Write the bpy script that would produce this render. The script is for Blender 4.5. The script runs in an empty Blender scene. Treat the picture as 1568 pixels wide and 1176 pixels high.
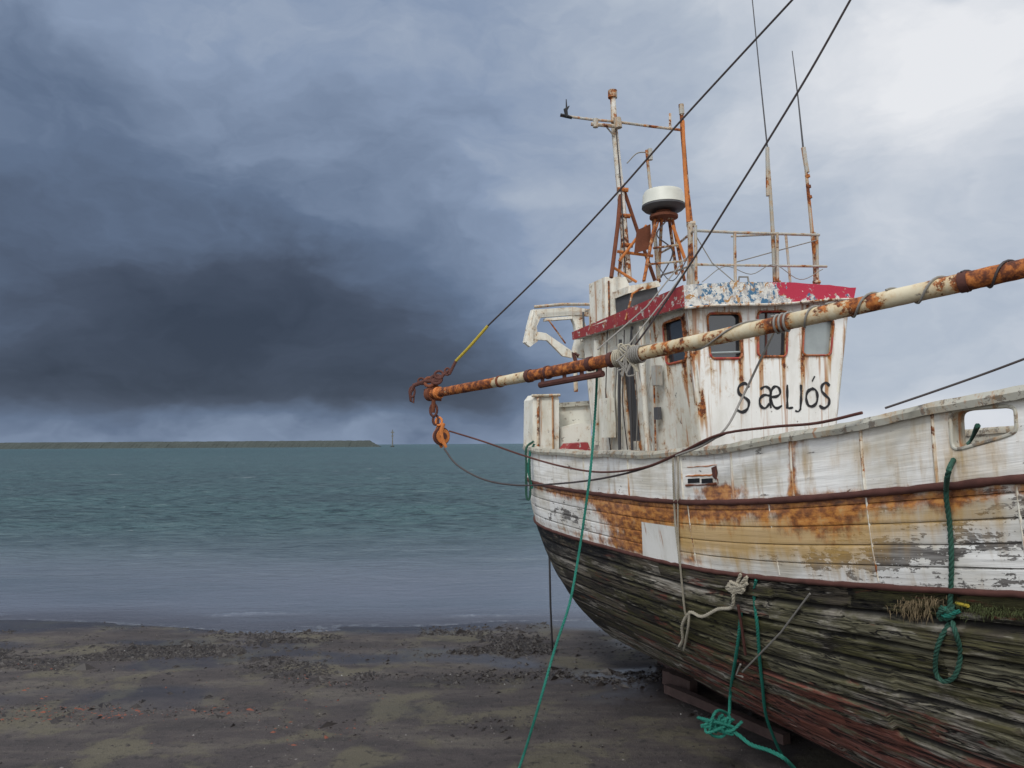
import bpy, bmesh, math, random
import numpy as np
from mathutils import Vector, Matrix
from mathutils.bvhtree import BVHTree
random.seed(7); np.random.seed(7)
scene=bpy.context.scene
scene.view_settings.view_transform='Standard'
try: scene.view_settings.look='None'
except Exception: pass
scene.view_settings.exposure=0
# ---------------- camera
F=1150.0; CX,CY=784.0,588.0
CAM=Vector((0,0,3.0))
R=(Matrix.Rotation(math.radians(90)+math.atan(91/F),3,'X') @ Matrix.Rotation(math.radians(-0.35),3,'Z'))
cd=bpy.data.cameras.new('camera'); cam=bpy.data.objects.new('camera',cd); scene.collection.objects.link(cam)
cam.matrix_world=Matrix.Translation(CAM)@R.to_4x4()
cd.sensor_width=36; cd.lens=36*F/1568; cd.clip_end=20000; cd.clip_start=0.05
scene.camera=cam
def ray(u,v):
    return (R@Vector(((u-CX)/F,-(v-CY)/F,-1))).normalized()
def P(u,v,Y):
    r=ray(u,v); return CAM+r*(Y/r.y)
def G(u,v,z=0.0):
    r=ray(u,v); return CAM+r*((z-CAM.z)/r.z)
def onplane(u,v,p0,n):
    r=ray(u,v); return CAM+r*((p0-CAM).dot(n)/r.dot(n))
# ---------------- boat frame
TH=math.radians(20)
B=Vector((math.sin(TH),-math.cos(TH),0)); Nn=Vector((math.cos(TH),math.sin(TH),0))
S0=Vector((1.5,12.2,0)); LIST=0.05
def L(s,t,z): 
    p=S0+B*s+Nn*t; return Vector((p.x,p.y,z+LIST*t))
# ---------------- node helper
class NT:
    def __init__(self,nt): self.t=nt
    def put(self,inp,v):
        if isinstance(v,bpy.types.NodeSocket): self.t.links.new(v,inp)
        else:
            if isinstance(v,(int,float)) and inp.type in('RGBA',): v=(v,v,v,1)
            if isinstance(v,(int,float)) and inp.type=='VECTOR': v=(v,v,v)
            if isinstance(v,tuple) and len(v)==3 and inp.type=='RGBA': v=v+(1,)
            inp.default_value=v
    def m(self,op,a,b=None,c=None,clamp=False):
        n=self.t.nodes.new('ShaderNodeMath'); n.operation=op; n.use_clamp=clamp
        self.put(n.inputs[0],a)
        if b is not None: self.put(n.inputs[1],b)
        if c is not None: self.put(n.inputs[2],c)
        return n.outputs[0]
    def vm(self,op,a,b=None):
        n=self.t.nodes.new('ShaderNodeVectorMath'); n.operation=op
        self.put(n.inputs[0],a)
        if b is not None: self.put(n.inputs[1],b)
        return n.outputs[0]
    def noise(self,vec,scale=1,detail=5,rough=0.55,dist=0.0):
        n=self.t.nodes.new('ShaderNodeTexNoise'); self.put(n.inputs['Vector'],vec)
        n.inputs['Scale'].default_value=scale; n.inputs['Detail'].default_value=min(detail,5)
        n.inputs['Roughness'].default_value=rough; n.inputs['Distortion'].default_value=dist
        return n.outputs[0]
    def ss(self,x,a,b):
        n=self.t.nodes.new('ShaderNodeMapRange'); n.interpolation_type='SMOOTHSTEP'
        self.put(n.inputs[0],x); self.put(n.inputs[1],a); self.put(n.inputs[2],b)
        n.inputs[3].default_value=0; n.inputs[4].default_value=1
        return n.outputs[0]
    def ramp(self,f,stops):
        n=self.t.nodes.new('ShaderNodeValToRGB'); self.put(n.inputs[0],f)
        e=n.color_ramp.elements
        while len(e)<len(stops): e.new(0.5)
        for i,(p,c) in enumerate(stops):
            e[i].position=p; 
            if isinstance(c,(int,float)): c=(c,c,c)
            e[i].color=tuple(c)+(1,)
        return n.outputs[0]
    def mix(self,f,a,b,mode='MIX'):
        n=self.t.nodes.new('ShaderNodeMix'); n.data_type='RGBA'; n.blend_type=mode
        self.put(n.inputs[0],f); self.put(n.inputs[6],a); self.put(n.inputs[7],b)
        return n.outputs[2]
    def attr(self,name):
        n=self.t.nodes.new('ShaderNodeAttribute'); n.attribute_name=name; return n.outputs['Fac']
    def co(self,k='Object'):
        return self.t.nodes.new('ShaderNodeTexCoord').outputs[k]
    def sep(self,v):
        n=self.t.nodes.new('ShaderNodeSeparateXYZ'); self.put(n.inputs[0],v); return n.outputs
    def comb(self,x,y,z=0.0):
        n=self.t.nodes.new('ShaderNodeCombineXYZ'); self.put(n.inputs[0],x);self.put(n.inputs[1],y);self.put(n.inputs[2],z); return n.outputs[0]
    def bump(self,h,strength=0.5,dist=0.01):
        n=self.t.nodes.new('ShaderNodeBump'); self.put(n.inputs['Height'],h)
        self.put(n.inputs['Strength'],strength); n.inputs['Distance'].default_value=dist
        return n.outputs[0]
def newmat(name):
    m=bpy.data.materials.new(name); m.use_nodes=True
    nt=m.node_tree; bs=nt.nodes['Principled BSDF']
    return m,NT(nt),bs
def simple(name,col,rough=0.7,nsc=20,var=0.35,metal=0,bump=0.3,bd=0.003,spec=0.4):
    m,N,b=newmat(name); co=N.co()
    n=N.noise(co,nsc,4,0.65)
    n2=N.noise(co,nsc*0.2,2)
    f=N.m('MULTIPLY_ADD',N.m('ADD',n,n2),var,1-var)
    N.put(b.inputs['Base Color'],N.mix(1.0,col,N.comb(f,f,f),'MULTIPLY'))
    b.inputs['Roughness'].default_value=rough; b.inputs['Metallic'].default_value=metal
    b.inputs['Specular IOR Level'].default_value=spec
    N.put(b.inputs['Normal'],N.bump(n,bump,bd))
    return m
def paint(name,base=(0.68,0.68,0.64),rust=0.0,chip=0.0,streak=1.0,dirt=0.5,under=None,drip=0.0,sc=5.5):
    m,N,b=newmat(name); co=N.co(); r=N.attr('rust')
    n1=N.noise(co,sc,5,0.7,0.3); n2=N.noise(co,26,4,0.7)
    st=N.noise(N.vm('MULTIPLY',co,(13,13,0.8)),1,5,0.6)
    gr=N.noise(N.vm('MULTIPLY',co,(3.5,3.5,1.1)),1,5,0.65)
    v=N.m('ADD',N.m('MULTIPLY',n1,0.62),N.m('MULTIPLY',st,0.25*streak))
    v=N.m('ADD',v,N.m('MULTIPLY',n2,0.18)); v=N.m('ADD',v,N.m('MULTIPLY',r,0.45)); v=N.m('ADD',v,rust)
    rm=N.ss(v,0.66,0.70); halo=N.ss(v,0.54,0.72)
    dirty=tuple(c*d for c,d in zip(base,(0.5,0.47,0.39)))
    c=N.mix(N.m('MULTIPLY',N.ss(gr,0.42,0.72),dirt),base,dirty)
    ch=N.ss(N.m('ADD',N.noise(co,11,5,0.75),chip),0.63,0.65)
    c=N.mix(ch,c,under or (0.22,0.2,0.17))
    c=N.mix(N.m('MULTIPLY',halo,0.65),c,(0.42,0.24,0.075))
    if drip is not None:
        ds=N.noise(N.vm('MULTIPLY',co,(19,19,0.55)),1,5,0.62)
        dm=N.ss(N.m('ADD',N.m('ADD',ds,drip),N.m('MULTIPLY',r,0.55)),0.60,0.76)
        c=N.mix(N.m('MULTIPLY',dm,0.85),c,N.ramp(ds,[(0.45,(0.46,0.29,0.09)),(0.65,(0.36,0.13,0.03))]))
    rc=N.ramp(N.noise(co,17,5,0.7),[(0.3,(0.03,0.012,0.008)),(0.46,(0.13,0.035,0.012)),(0.58,(0.38,0.12,0.025)),(0.7,(0.5,0.2,0.05))])
    c=N.mix(rm,c,rc)
    N.put(b.inputs['Base Color'],c)
    N.put(b.inputs['Roughness'],N.m('MULTIPLY_ADD',rm,0.35,0.5))
    h=N.m('ADD',N.m('MULTIPLY',n2,0.5),N.m('MULTIPLY',N.m('ADD',rm,ch),-0.5))
    N.put(b.inputs['Normal'],N.bump(h,0.55,0.006))
    return m
M_white=paint('white_paint',rust=0.010,chip=0.005,base=(0.74,0.73,0.65))
M_front=paint('wheelhouse_paint',base=(0.82,0.82,0.78),rust=-0.035,chip=-0.035,dirt=0.35,drip=0.03)
M_rustw=paint('rusty_white_steel',rust=0.055,chip=0.03)
M_rail=paint('rail_paint',base=(0.38,0.38,0.35),rust=0.05)
M_boom=paint('boom_paint',base=(0.60,0.54,0.39),rust=0.065,streak=0.2,drip=None,sc=7)
M_red=paint('red_paint',base=(0.3,0.03,0.035),rust=0.0,under=(0.5,0.48,0.45),chip=0.06,drip=None)
M_frame=paint('window_frame_paint',base=(0.36,0.035,0.03),rust=0.04,chip=0.0,drip=None)
M_cap=paint('caprail_paint',base=(0.48,0.47,0.40),rust=0.0,chip=0.08)
M_rust=simple('rust',(0.15,0.05,0.025),0.9,14,0.9,bump=0.8,bd=0.006)
M_rusto=simple('orange_rust',(0.5,0.17,0.045),0.85,14,0.8,bump=0.8,bd=0.006)
M_drust=simple('dark_rust',(0.085,0.033,0.026),0.9,18,0.8,bump=0.8,bd=0.006)
M_black=simple('black_paint_and_shade',(0.012,0.012,0.014),0.55,30,.5)
M_wire=simple('steel_wire',(0.05,0.04,0.04),0.6)
M_gwire=simple('grey_wire',(0.22,0.21,0.19),0.6)
M_yel=simple('yellow_hose',(0.42,0.33,0.04),0.6)
M_green=simple('green_rope',(0.015,0.16,0.12),0.8,40,.6)
M_dgreen=simple('dark_green_rope',(0.025,0.085,0.06),0.85,40,.6)
M_beige=simple('beige_rope',(0.36,0.33,0.26),0.9,40,.6)
M_radar=simple('radar_plastic',(0.55,0.56,0.5),0.45,6,0.3)
M_dgrey=simple('dark_grey',(0.07,0.07,0.075),0.6)
M_glass=simple('window_glass',(0.03,0.035,0.04),0.10,4,0.5,bump=0.05,spec=0.8)
M_glass2=simple('reflection_tone_glass',(0.30,0.34,0.34),0.25,6,0.5,bump=0.05)  # pale grey puts the light reflected in the right-hand pane into its colour
M_beam=simple('old_timber',(0.07,0.045,0.04),0.9,12,0.9,bump=0.9,bd=0.01)
# ---------------- mesh builder
class MB:
    def __init__(s): s.v=[];s.f=[];s.mi=[];s.r=[];s.mats=[]
    def mid(s,m):
        if m not in s.mats: s.mats.append(m)
        return s.mats.index(m)
    def add(s,vs,fs,mat,rust=0.0):
        o=len(s.v); k=s.mid(mat); s.v+= [tuple(x) for x in vs]; s.f+=[tuple(i+o for i in f) for f in fs]; s.mi+=[k]*len(fs)
        s.r+= (list(rust) if hasattr(rust,'__len__') else [rust]*len(vs))
    def tube(s,pts,r,mat,seg=8,rust=0.0,cap=True):
        pts=[Vector(p) for p in pts]; n=len(pts)
        rs=r if hasattr(r,'__len__') else [r]*n
        ru=rust if hasattr(rust,'__len__') else [rust]*n
        T=[]
        for i in range(n):
            a=pts[max(i-1,0)];b=pts[min(i+1,n-1)]; d=(b-a); T.append(d.normalized() if d.length>1e-9 else Vector((0,0,1)))
        up=Vector((0,0,1)) if abs(T[0].z)<0.9 else Vector((1,0,0))
        x=T[0].cross(up).normalized(); vs=[];rr=[]
        for i in range(n):
            x=(x-T[i]*x.dot(T[i])).normalized(); y=T[i].cross(x)
            for k in range(seg):
                a=2*math.pi*k/seg; vs.append(pts[i]+x*(math.cos(a)*rs[i])+y*(math.sin(a)*rs[i])); rr.append(ru[i])
        fs=[]
        for i in range(n-1):
            for k in range(seg):
                fs.append((i*seg+k,i*seg+(k+1)%seg,(i+1)*seg+(k+1)%seg,(i+1)*seg+k))
        if cap: fs.append(tuple(range(seg-1,-1,-1))); fs.append(tuple((n-1)*seg+k for k in range(seg)))
        s.add(vs,fs,mat,rr)
    def hexa(s,p,mat,rust=0.0):
        s.add(p,[(0,3,2,1),(4,5,6,7),(0,1,5,4),(1,2,6,5),(2,3,7,6),(3,0,4,7)],mat,rust)
    def box(s,c,sx,sy,sz,mat,ax=None,rust=0.0):
        c=Vector(c)
        X,Y,Z=ax or (Nn,-B,Vector((0,0,1)))
        p=[c+X*(sx*a/2)+Y*(sy*b/2)+Z*(sz*k/2) for k in(-1,1) for a,b in((-1,-1),(1,-1),(1,1),(-1,1))]
        s.hexa(p,mat,rust)
    def quad(s,p,mat,rust=0.0): s.add(p,[tuple(range(len(p)))],mat,rust)
    def rope(s,pts,r,mat,pitch=None,seg=6):
        pts=cr(pts,4)
        pitch=pitch or r*7
        Ls=[0]
        for a,b in zip(pts[:-1],pts[1:]): Ls.append(Ls[-1]+(b-a).length)
        tot=Ls[-1]; n=max(8,min(1500,int(tot/(pitch/7)))); out=[]
        j=0
        for i in range(n+1):
            t=tot*i/n
            while j<len(Ls)-2 and Ls[j+1]<t: j+=1
            d=Ls[j+1]-Ls[j]; out.append(pts[j].lerp(pts[j+1],(t-Ls[j])/d if d>0 else 0))
        for k in range(3):
            h=[]
            x=None
            for i,p in enumerate(out):
                T=(out[min(i+1,n)]-out[max(i-1,0)]).normalized()
                if x is None: x=T.cross(Vector((0.3,0.5,0.8))).normalized()
                x=(x-T*x.dot(T)).normalized(); y=T.cross(x)
                a=2*math.pi*(tot*i/n/pitch+k/3)
                h.append(p+(x*math.cos(a)+y*math.sin(a))*r*0.5)
            s.tube(h,r*0.55,mat,seg)
    def obj(s,name,parent=None,smooth=True):
        me=bpy.data.meshes.new(name); me.from_pydata(s.v,[],s.f)
        for m in s.mats: me.materials.append(m)
        me.polygons.foreach_set('material_index',s.mi)
        a=me.attributes.new('rust','FLOAT','POINT'); a.data.foreach_set('value',s.r)
        me.update()
        if smooth:
            me.polygons.foreach_set('use_smooth',[True]*len(me.polygons))
            try: me.set_sharp_from_angle(angle=math.radians(40))
            except Exception: pass
        o=bpy.data.objects.new(name,me); scene.collection.objects.link(o)
        if parent: o.parent=parent
        return o
def cr(pts,k=8):
    pts=[Vector(p) for p in pts]
    if len(pts)<3 or k<2: return pts
    q=[pts[0]*2-pts[1]]+pts+[pts[-1]*2-pts[-2]]; out=[]
    for i in range(1,len(q)-2):
        a,b,c,d=q[i-1:i+3]
        for j in range(k):
            t=j/k
            out.append(0.5*((2*b)+(c-a)*t+(2*a-5*b+4*c-d)*t*t+(3*b-a-3*c+d)*t**3))
    out.append(pts[-1]); return out
def vnoise(x,y,seed=0):
    xi=np.floor(x).astype(np.int64);yi=np.floor(y).astype(np.int64);fx=x-xi;fy=y-yi
    fx=fx*fx*(3-2*fx);fy=fy*fy*(3-2*fy)
    def h(a,b):
        n=(a*374761393+b*668265263+seed*974711)&0xffffffff
        n=((n^(n>>13))*1274126177)&0xffffffff
        return ((n^(n>>16))&0xffff)/65535.0
    return (h(xi,yi)*(1-fx)+h(xi+1,yi)*fx)*(1-fy)+(h(xi,yi+1)*(1-fx)+h(xi+1,yi+1)*fx)*fy
def fbm(x,y,o=4,seed=0):
    r=0;a=0.5
    for i in range(o): r=r+a*vnoise(x*2**i,y*2**i,seed+i*17); a*=0.5
    return r
def grid_obj(name,V,nr,nc,mat,attrs={},uv=None,keep=None,parent=None,flip=False):
    idx=np.arange(nr*nc).reshape(nr,nc)
    f=np.stack([idx[:-1,:-1],idx[1:,:-1],idx[1:,1:],idx[:-1,1:]],-1).reshape(-1,4)
    if flip: f=f[:,::-1]
    if keep is not None: f=f[keep.reshape(-1)]
    me=bpy.data.meshes.new(name); me.from_pydata(V.reshape(-1,3).tolist(),[],f.tolist())
    for k,a in attrs.items():
        t=me.attributes.new(k,'FLOAT','POINT'); t.data.foreach_set('value',a.reshape(-1).astype(np.float32))
    if uv is not None:
        l=me.uv_layers.new(name='UVMap'); li=np.zeros(len(me.loops),dtype=np.int32); me.loops.foreach_get('vertex_index',li)
        l.data.foreach_set('uv',uv.reshape(-1,2)[li].astype(np.float32).reshape(-1))
    me.materials.append(mat); me.polygons.foreach_set('use_smooth',[True]*len(me.polygons)); me.update()
    o=bpy.data.objects.new(name,me); scene.collection.objects.link(o)
    if parent: o.parent=parent
    return o
boat=bpy.data.objects.new('fishing_boat',None); scene.collection.objects.link(boat)
# ================= HULL
SZ=np.array([-0.3,1.5,3,5,6,7,8,8.6,10,13.2]); ZZ=np.array([3.12,3.03,2.99,3.0,3.06,3.17,3.30,3.38,3.6,4.2])
def zt(s):
    s=np.asarray(s,float); return sum(np.interp(s+d,SZ,ZZ) for d in(-.6,-.3,0,.3,.6))/5
def wfun(s):
    s=np.asarray(s,float)
    a=2.0*np.clip(1-np.clip((2.4-s)/2.6,0,1)**2.4,0,1)**0.5
    b=2.0*np.clip(1-np.clip((s-8.3)/4.9,0,1)**2.2,0,1)**0.9
    return np.minimum(a,b)
def zbf(s):
    s=np.asarray(s,float)
    return 0.22+1.75*np.clip((2-s)/2.2,0,1)**1.6+2.6*np.clip((s-10)/3.2,0,1)**2.5
def hsec(zp): return np.sqrt(np.clip(1-(1-np.clip(zp,0,1))**2.2,0,1))
GD=1.0; NPL=16
def hull_grid(svals,n1,n2,side,detail):
    S=svals[None,:]
    d1=np.linspace(0,GD,n1)[:,None]
    g=np.linspace(0,1,n2+1)[1:,None]
    Zt=zt(S);Zb=zbf(S);H=Zt-Zb
    z1=Zt-d1
    zp1=(Zt-GD-Zb)/H
    z2=Zb+H*zp1*(1-g)**1.5
    Z=np.vstack([z1+0*S,z2]); V=np.vstack([d1/0.125+0*S,8+NPL*g+0*S])
    SS=np.broadcast_to(S,Z.shape).copy()
    ZP=(Z-Zb)/H
    T=wfun(S)*hsec(ZP)
    if detail:
        k=np.floor(V); fr=V-k; e=np.minimum(fr,1-fr)
        low=V>8
        gapw=0.06+0.12*vnoise(SS*1.7,k*5.3+.5,77)
        seam=np.clip(1-e/gapw,0,1)
        seg=np.floor(SS/2.3+vnoise(k*3.7,k*0,5)*7)
        rnd=vnoise(np.round(k*7.31),np.round(seg*3.1),9)-0.5
        gr=fbm(SS*1.6,V*5,4,3)-0.47
        ck=np.abs(fbm(SS*.8,V*2.3,4,21)-0.47); ckm=np.clip(1-ck/0.02,0,1)
        amt=np.clip((SS-2.5)/3,0.25,1)
        disp=np.where(low,-0.038*seam*amt+0.036*rnd*amt+0.022*gr*amt-0.022*ckm*amt, -0.006*np.clip(1-e/.07,0,1)*(V>3.3)+0.006*gr+0.005*rnd*(V>3.3))
        disp+=0.014*(fbm(SS*0.9,V*0.25,3,40)-0.5)
        nz=np.clip(1.2-ZP*1.2,0,0.9)
        sc=np.clip(wfun(S)/0.6,0,1)
        T=T+disp*sc*np.sqrt(1-nz**2); Z=Z-disp*nz
        T=np.maximum(T,0)
    t=side*T
    X=S0.x+B.x*SS+Nn.x*t; Y=S0.y+B.y*SS+Nn.y*t; ZW=Z+LIST*t
    return np.stack([X,Y,ZW],-1),SS,V,Z,Zt
def hull_attrs(S,V,Z,Zt):
    d=Zt-Z
    g=lambda s0,ws,d0,wd:np.exp(-((S-s0)/ws)**2-((d-d0)/wd)**2)
    rust=0.95*g(4.05,0.5,0.58,0.13)+0.9*g(4.9,0.35,0.54,0.1)+0.75*g(4.4,0.8,0.82,0.16)+0.75*g(5.7,0.5,0.52,0.12)+0.7*g(6.9,0.6,0.56,0.17)+0.5*g(5.9,0.25,0.36,0.08)+0.4*g(3.0,.8,.5,.10)+.4*g(7.9,.3,.52,.07)
    rust+=0.6*g(6.72,0.05,0.25,0.25)+0.4*g(8.42,0.04,0.3,0.25)+0.5*g(5.85,.35,.34,.05)+0.42*np.exp(-((d-.48)/.05)**2)+.35*np.exp(-((d-.94)/.05)**2)*(S<5.5)+.2*np.exp(-((d-.05)/.04)**2)
    yel=1.0*g(5.9,0.9,0.70,0.2)+1.05*g(7.0,0.6,0.66,0.22)+0.9*g(4.6,.9,.72,.3)+.6*g(7.9,.5,.6,.12)+.5*g(8.1,.25,.3,.2)+.4*g(7.3,.8,.2,.12)
    peel=0.05*np.clip((S-6)/2,0,1)*(d>0.45)+0.36*g(8.85,0.45,0.68,0.30)+0.12*g(7,0.5,0.85,0.08)+0.13*g(2.8,0.7,0.75,0.15)+0.13*g(7.6,0.5,0.78,0.09)+.1*g(4.9,.3,.8,.1)+.1*g(7.2,.3,.62,.04)
    black=np.clip(1.1*np.exp(-((d-1.08)/0.18)**2)*np.clip((5.0-S)/1.5,0,1)+ 0.7*np.clip((2.7-S)/1,0,1),0,1)
    red=np.clip((V-12.0)/2.5,0,1)*np.clip((S-3.0)/2.5,0,1)
    green=np.clip(1-np.abs(V-11)/3,0,1)*np.clip(1-np.abs(S-6.0)/2.6,0,1)+1.0*np.clip(1-np.abs(V-13.5)/4,0,1)*np.clip(1-np.abs(S-5.5)/3,0,1)+1.1*np.clip(1-np.abs(V-10)/2.5,0,1)*np.clip((S-6.7)/1.,0,1)
    pale=np.clip((V-8)/1.0,0,1)*np.clip((S-4.0)/2,0,1)
    return dict(rustm=rust,yelm=yel,peelm=peel,blackm=black,redm=red,greenm=green,palem=pale)
def hullmat():
    m,N,b=newmat('weathered_hull_planks')
    uv=N.co('UV'); s=N.sep(uv); U,V=s[0],s[1]
    a={k:N.attr(k) for k in('rustm','yelm','peelm','blackm','redm','greenm','palem')}
    k=N.m('FLOOR',V)
    fr=N.m('FRACT',V); e=N.m('MINIMUM',fr,N.m('SUBTRACT',1.0,fr))
    gw=N.noise(N.vm('MULTIPLY',uv,(1.6,1.0,1)),1,4,0.6)
    seam=N.m('SUBTRACT',1.0,N.ss(e,0.02,N.m('MULTIPLY_ADD',gw,0.36,-0.03)))
    hair=N.m('MULTIPLY',N.m('SUBTRACT',1.0,N.ss(e,0.0,N.m('MULTIPLY_ADD',gw,0.16,-0.02))),N.m('GREATER_THAN',V,3.4))
    wn=N.t.nodes.new('ShaderNodeTexWhiteNoise'); wn.noise_dimensions='2D'
    seg=N.m('FLOOR',N.m('ADD',N.m('MULTIPLY',U,0.43),N.m('MULTIPLY',k,0.37)))
    N.put(wn.inputs['Vector'],N.comb(k,seg)); rnd=wn.outputs[0]
    uvk=N.comb(U,V,N.m('MULTIPLY',rnd,5.0))
    grain=N.noise(N.vm('MULTIPLY',uvk,(1.9,6,1)),1,5,0.62,0.2)
    fgrain=N.noise(N.vm('MULTIPLY',uvk,(6.0,30,1)),1,4,0.6)
    ckn=N.noise(N.vm('MULTIPLY',uvk,(0.7,2.2,1)),1,5,0.62,0.5)
    crack=N.m('SUBTRACT',1.0,N.ss(N.m('ABSOLUTE',N.m('SUBTRACT',ckn,0.5)),0.004,0.022))
    # white upper
    pn=N.noise(N.vm('MULTIPLY',uv,(4.2,1.1,1)),1,5,0.75,0.3)
    big=N.noise(N.vm('MULTIPLY',uv,(1.1,0.35,1)),1,5,0.6)
    pt=N.m('MULTIPLY_ADD',rnd,0.18,0.85)
    white=N.mix(N.ss(big,0.40,0.68),(0.86,0.86,0.83),(0.58,0.55,0.47))
    white=N.mix(N.m('GREATER_THAN',V,3.4),white,N.mix(1.0,white,N.comb(pt,pt,pt),'MULTIPLY'))
    vs=N.noise(N.vm('MULTIPLY',uv,(9,0.22,1)),1,5,0.62)
    white=N.mix(N.m('MULTIPLY',N.ss(vs,0.5,0.72),0.5),white,(0.38,0.29,0.16))
    white=N.mix(N.m('MULTIPLY',hair,0.75),white,(0.12,0.11,0.10))
    pv=N.m('ADD',N.m('ADD',N.m('MULTIPLY',pn,0.72),N.m('MULTIPLY',grain,0.33)),a['peelm'])
    pv=N.m('ADD',pv,N.m('MULTIPLY',hair,0.06))
    peel=N.ss(pv,0.638,0.658)
    wood=N.ramp(N.m('ADD',N.m('MULTIPLY',grain,.6),N.m('MULTIPLY',fgrain,.4)),[(0.36,(0.04,0.037,0.035)),(0.5,(0.15,0.14,0.13)),(0.62,(0.33,0.32,0.30))])
    wood=N.mix(N.ss(a['peelm'],0.2,0.32),wood,N.mix(0.7,wood,(0.05,0.045,0.042)))
    c1=N.mix(peel,white,wood)
    yv=N.m('ADD',N.m('MULTIPLY',a['yelm'],0.5),N.m('MULTIPLY',vs,0.65))
    c1=N.mix(N.m('MULTIPLY',N.ss(yv,0.38,0.84),0.85),c1,(0.50,0.31,0.09))
    rn=N.noise(N.vm('MULTIPLY',uv,(7,0.7,1)),1,5,0.72)
    rv=N.m('ADD',N.m('ADD',N.m('MULTIPLY',rn,0.5),N.m('MULTIPLY',vs,0.33)),N.m('MULTIPLY',a['rustm'],0.40))
    rc=N.ramp(N.noise(N.vm('MULTIPLY',uv,(9,2,1)),1,5,0.65),[(0.3,(0.05,0.018,0.01)),(0.45,(0.26,0.08,0.02)),(0.58,(0.55,0.22,0.045)),(0.72,(0.55,0.33,0.12))])
    c1=N.mix(N.m('MULTIPLY',N.ss(rv,0.50,0.68),0.92),c1,rc)
    # lower
    lw=N.ramp(N.m('ADD',N.m('MULTIPLY',grain,0.7),N.m('MULTIPLY',N.m('SUBTRACT',rnd,0.3),0.42)),[(0.22,(0.016,0.013,0.011)),(0.38,(0.052,0.044,0.034)),(0.52,(0.13,0.108,0.078)),(0.68,(0.25,0.225,0.18))])
    pal=N.ss(N.m('ADD',N.m('ADD',N.noise(N.vm('MULTIPLY',uvk,(0.9,1.3,1)),1,5,0.72),N.m('MULTIPLY',a['palem'],0.13)),N.m('MULTIPLY',N.m('SUBTRACT',rnd,.5),.18)),0.555,0.615)
    lw=N.mix(N.m('MULTIPLY',pal,0.82),lw,N.ramp(N.m('ADD',N.m('MULTIPLY',grain,.5),N.m('MULTIPLY',fgrain,.5)),[(0.34,(0.10,0.088,0.075)),(0.48,(0.29,0.265,0.22)),(0.60,(0.50,0.47,0.41))]))
    gn=N.ss(N.m('ADD',N.noise(N.vm('MULTIPLY',uv,(1.8,0.7,1)),1,5,0.72),N.m('MULTIPLY',a['greenm'],0.17)),0.48,0.64)
    lw=N.mix(N.m('MULTIPLY',gn,0.75),lw,N.ramp(fgrain,[(0.3,(0.022,0.024,0.008)),(0.7,(0.14,0.13,0.05))]))
    rd=N.ss(N.m('ADD',N.noise(N.vm('MULTIPLY',uvk,(1.2,1.4,1)),1,5,0.72),N.m('MULTIPLY',a['redm'],0.17)),0.59,0.67)
    lw=N.mix(N.m('MULTIPLY',rd,0.8),lw,N.ramp(fgrain,[(0.3,(0.09,0.016,0.013)),(0.7,(0.30,0.085,0.06))]))
    lw=N.mix(N.m('MULTIPLY',a['blackm'],N.ss(N.noise(N.vm('MULTIPLY',uv,(3,1,1)),1,5,0.75),0.38,0.54)),lw,(0.014,0.014,0.015))
    dk=N.m('MAXIMUM',seam,crack)
    lw=N.mix(N.m('MULTIPLY',dk,0.93),lw,(0.006,0.005,0.005))
    zone=N.ss(N.m('ADD',V,N.m('MULTIPLY',N.noise(uv,6,4),0.25)),8.1,8.16)
    col=N.mix(zone,c1,lw)
    N.put(b.inputs['Base Color'],col)
    b.inputs['Roughness'].default_value=0.75; b.inputs['Specular IOR Level'].default_value=0.35
    hu=N.m('ADD',N.m('MULTIPLY',peel,-0.25),N.m('MULTIPLY',hair,-0.7)); hu=N.m('ADD',hu,N.m('MULTIPLY',grain,0.35))
    hl=N.m('ADD',N.m('MULTIPLY',dk,-1.5),N.m('MULTIPLY',N.m('ADD',grain,N.m('MULTIPLY',fgrain,0.4)),1.4))
    h=N.m('ADD',N.m('MULTIPLY',zone,hl),N.m('MULTIPLY',N.m('SUBTRACT',1.0,zone),hu))
    N.put(b.inputs['Normal'],N.bump(h,0.9,0.014))
    return m
M_hull=hullmat()
sa=-0.2+2.0*(1-np.cos(np.linspace(0,math.pi/2,90)))
HS,HD,HA,HB=8.15,0.142,0.18,0.088
sb=np.unique(np.round(np.concatenate([np.linspace(1.8,9.6,360)[1:],[HS-HA,HS+HA]]),5)); sc=np.linspace(9.6,13.2,50)[1:]
sv=np.concatenate([sa,sb,sc])
Vg,SS,VV,Zl,Zt_=hull_grid(sv,110,320,-1,True)
nr,nc=VV.shape
dd=(Zt_-Zl)
smid=(SS[:-1,:-1]+SS[1:,1:])/2; dmid=(VV[:-1,:-1]+VV[1:,1:])/2*0.125
hx=(smid-HS)/HA; hy=(dmid-HD)/(HB*(1-.25*np.clip(hx,-1,1)))
keep=~((np.abs(hx)**6+np.abs(hy)**6)<1)
hull=grid_obj('hull_port_planking',Vg,nr,nc,M_hull,hull_attrs(SS,VV,Zl,Zt_+0*Zl),np.stack([SS,VV],-1),keep,boat)
Vg2,S2,V2,Z2,Zt2=hull_grid(np.concatenate([sa[::3],np.linspace(1.8,13.2,120)[1:]]),40,80,1,False)
hull2=grid_obj('hull_starboard_planking',Vg2,*V2.shape,M_hull,hull_attrs(S2,V2,Z2,Zt2+0*Z2),np.stack([S2,V2],-1),None,boat,True)
bv=BVHTree.FromPolygons([Vector(v.co) for v in hull.data.vertices],[tuple(p.vertices) for p in hull.data.polygons])
def hit(u,v,off=0.02,Y=7):
    r=ray(u,v); h=bv.ray_cast(CAM,r)
    if h[0] is None: return P(u,v,Y)
    n=h[1]; 
    if n.dot(r)>0: n=-n
    return h[0]+n*off
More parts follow.
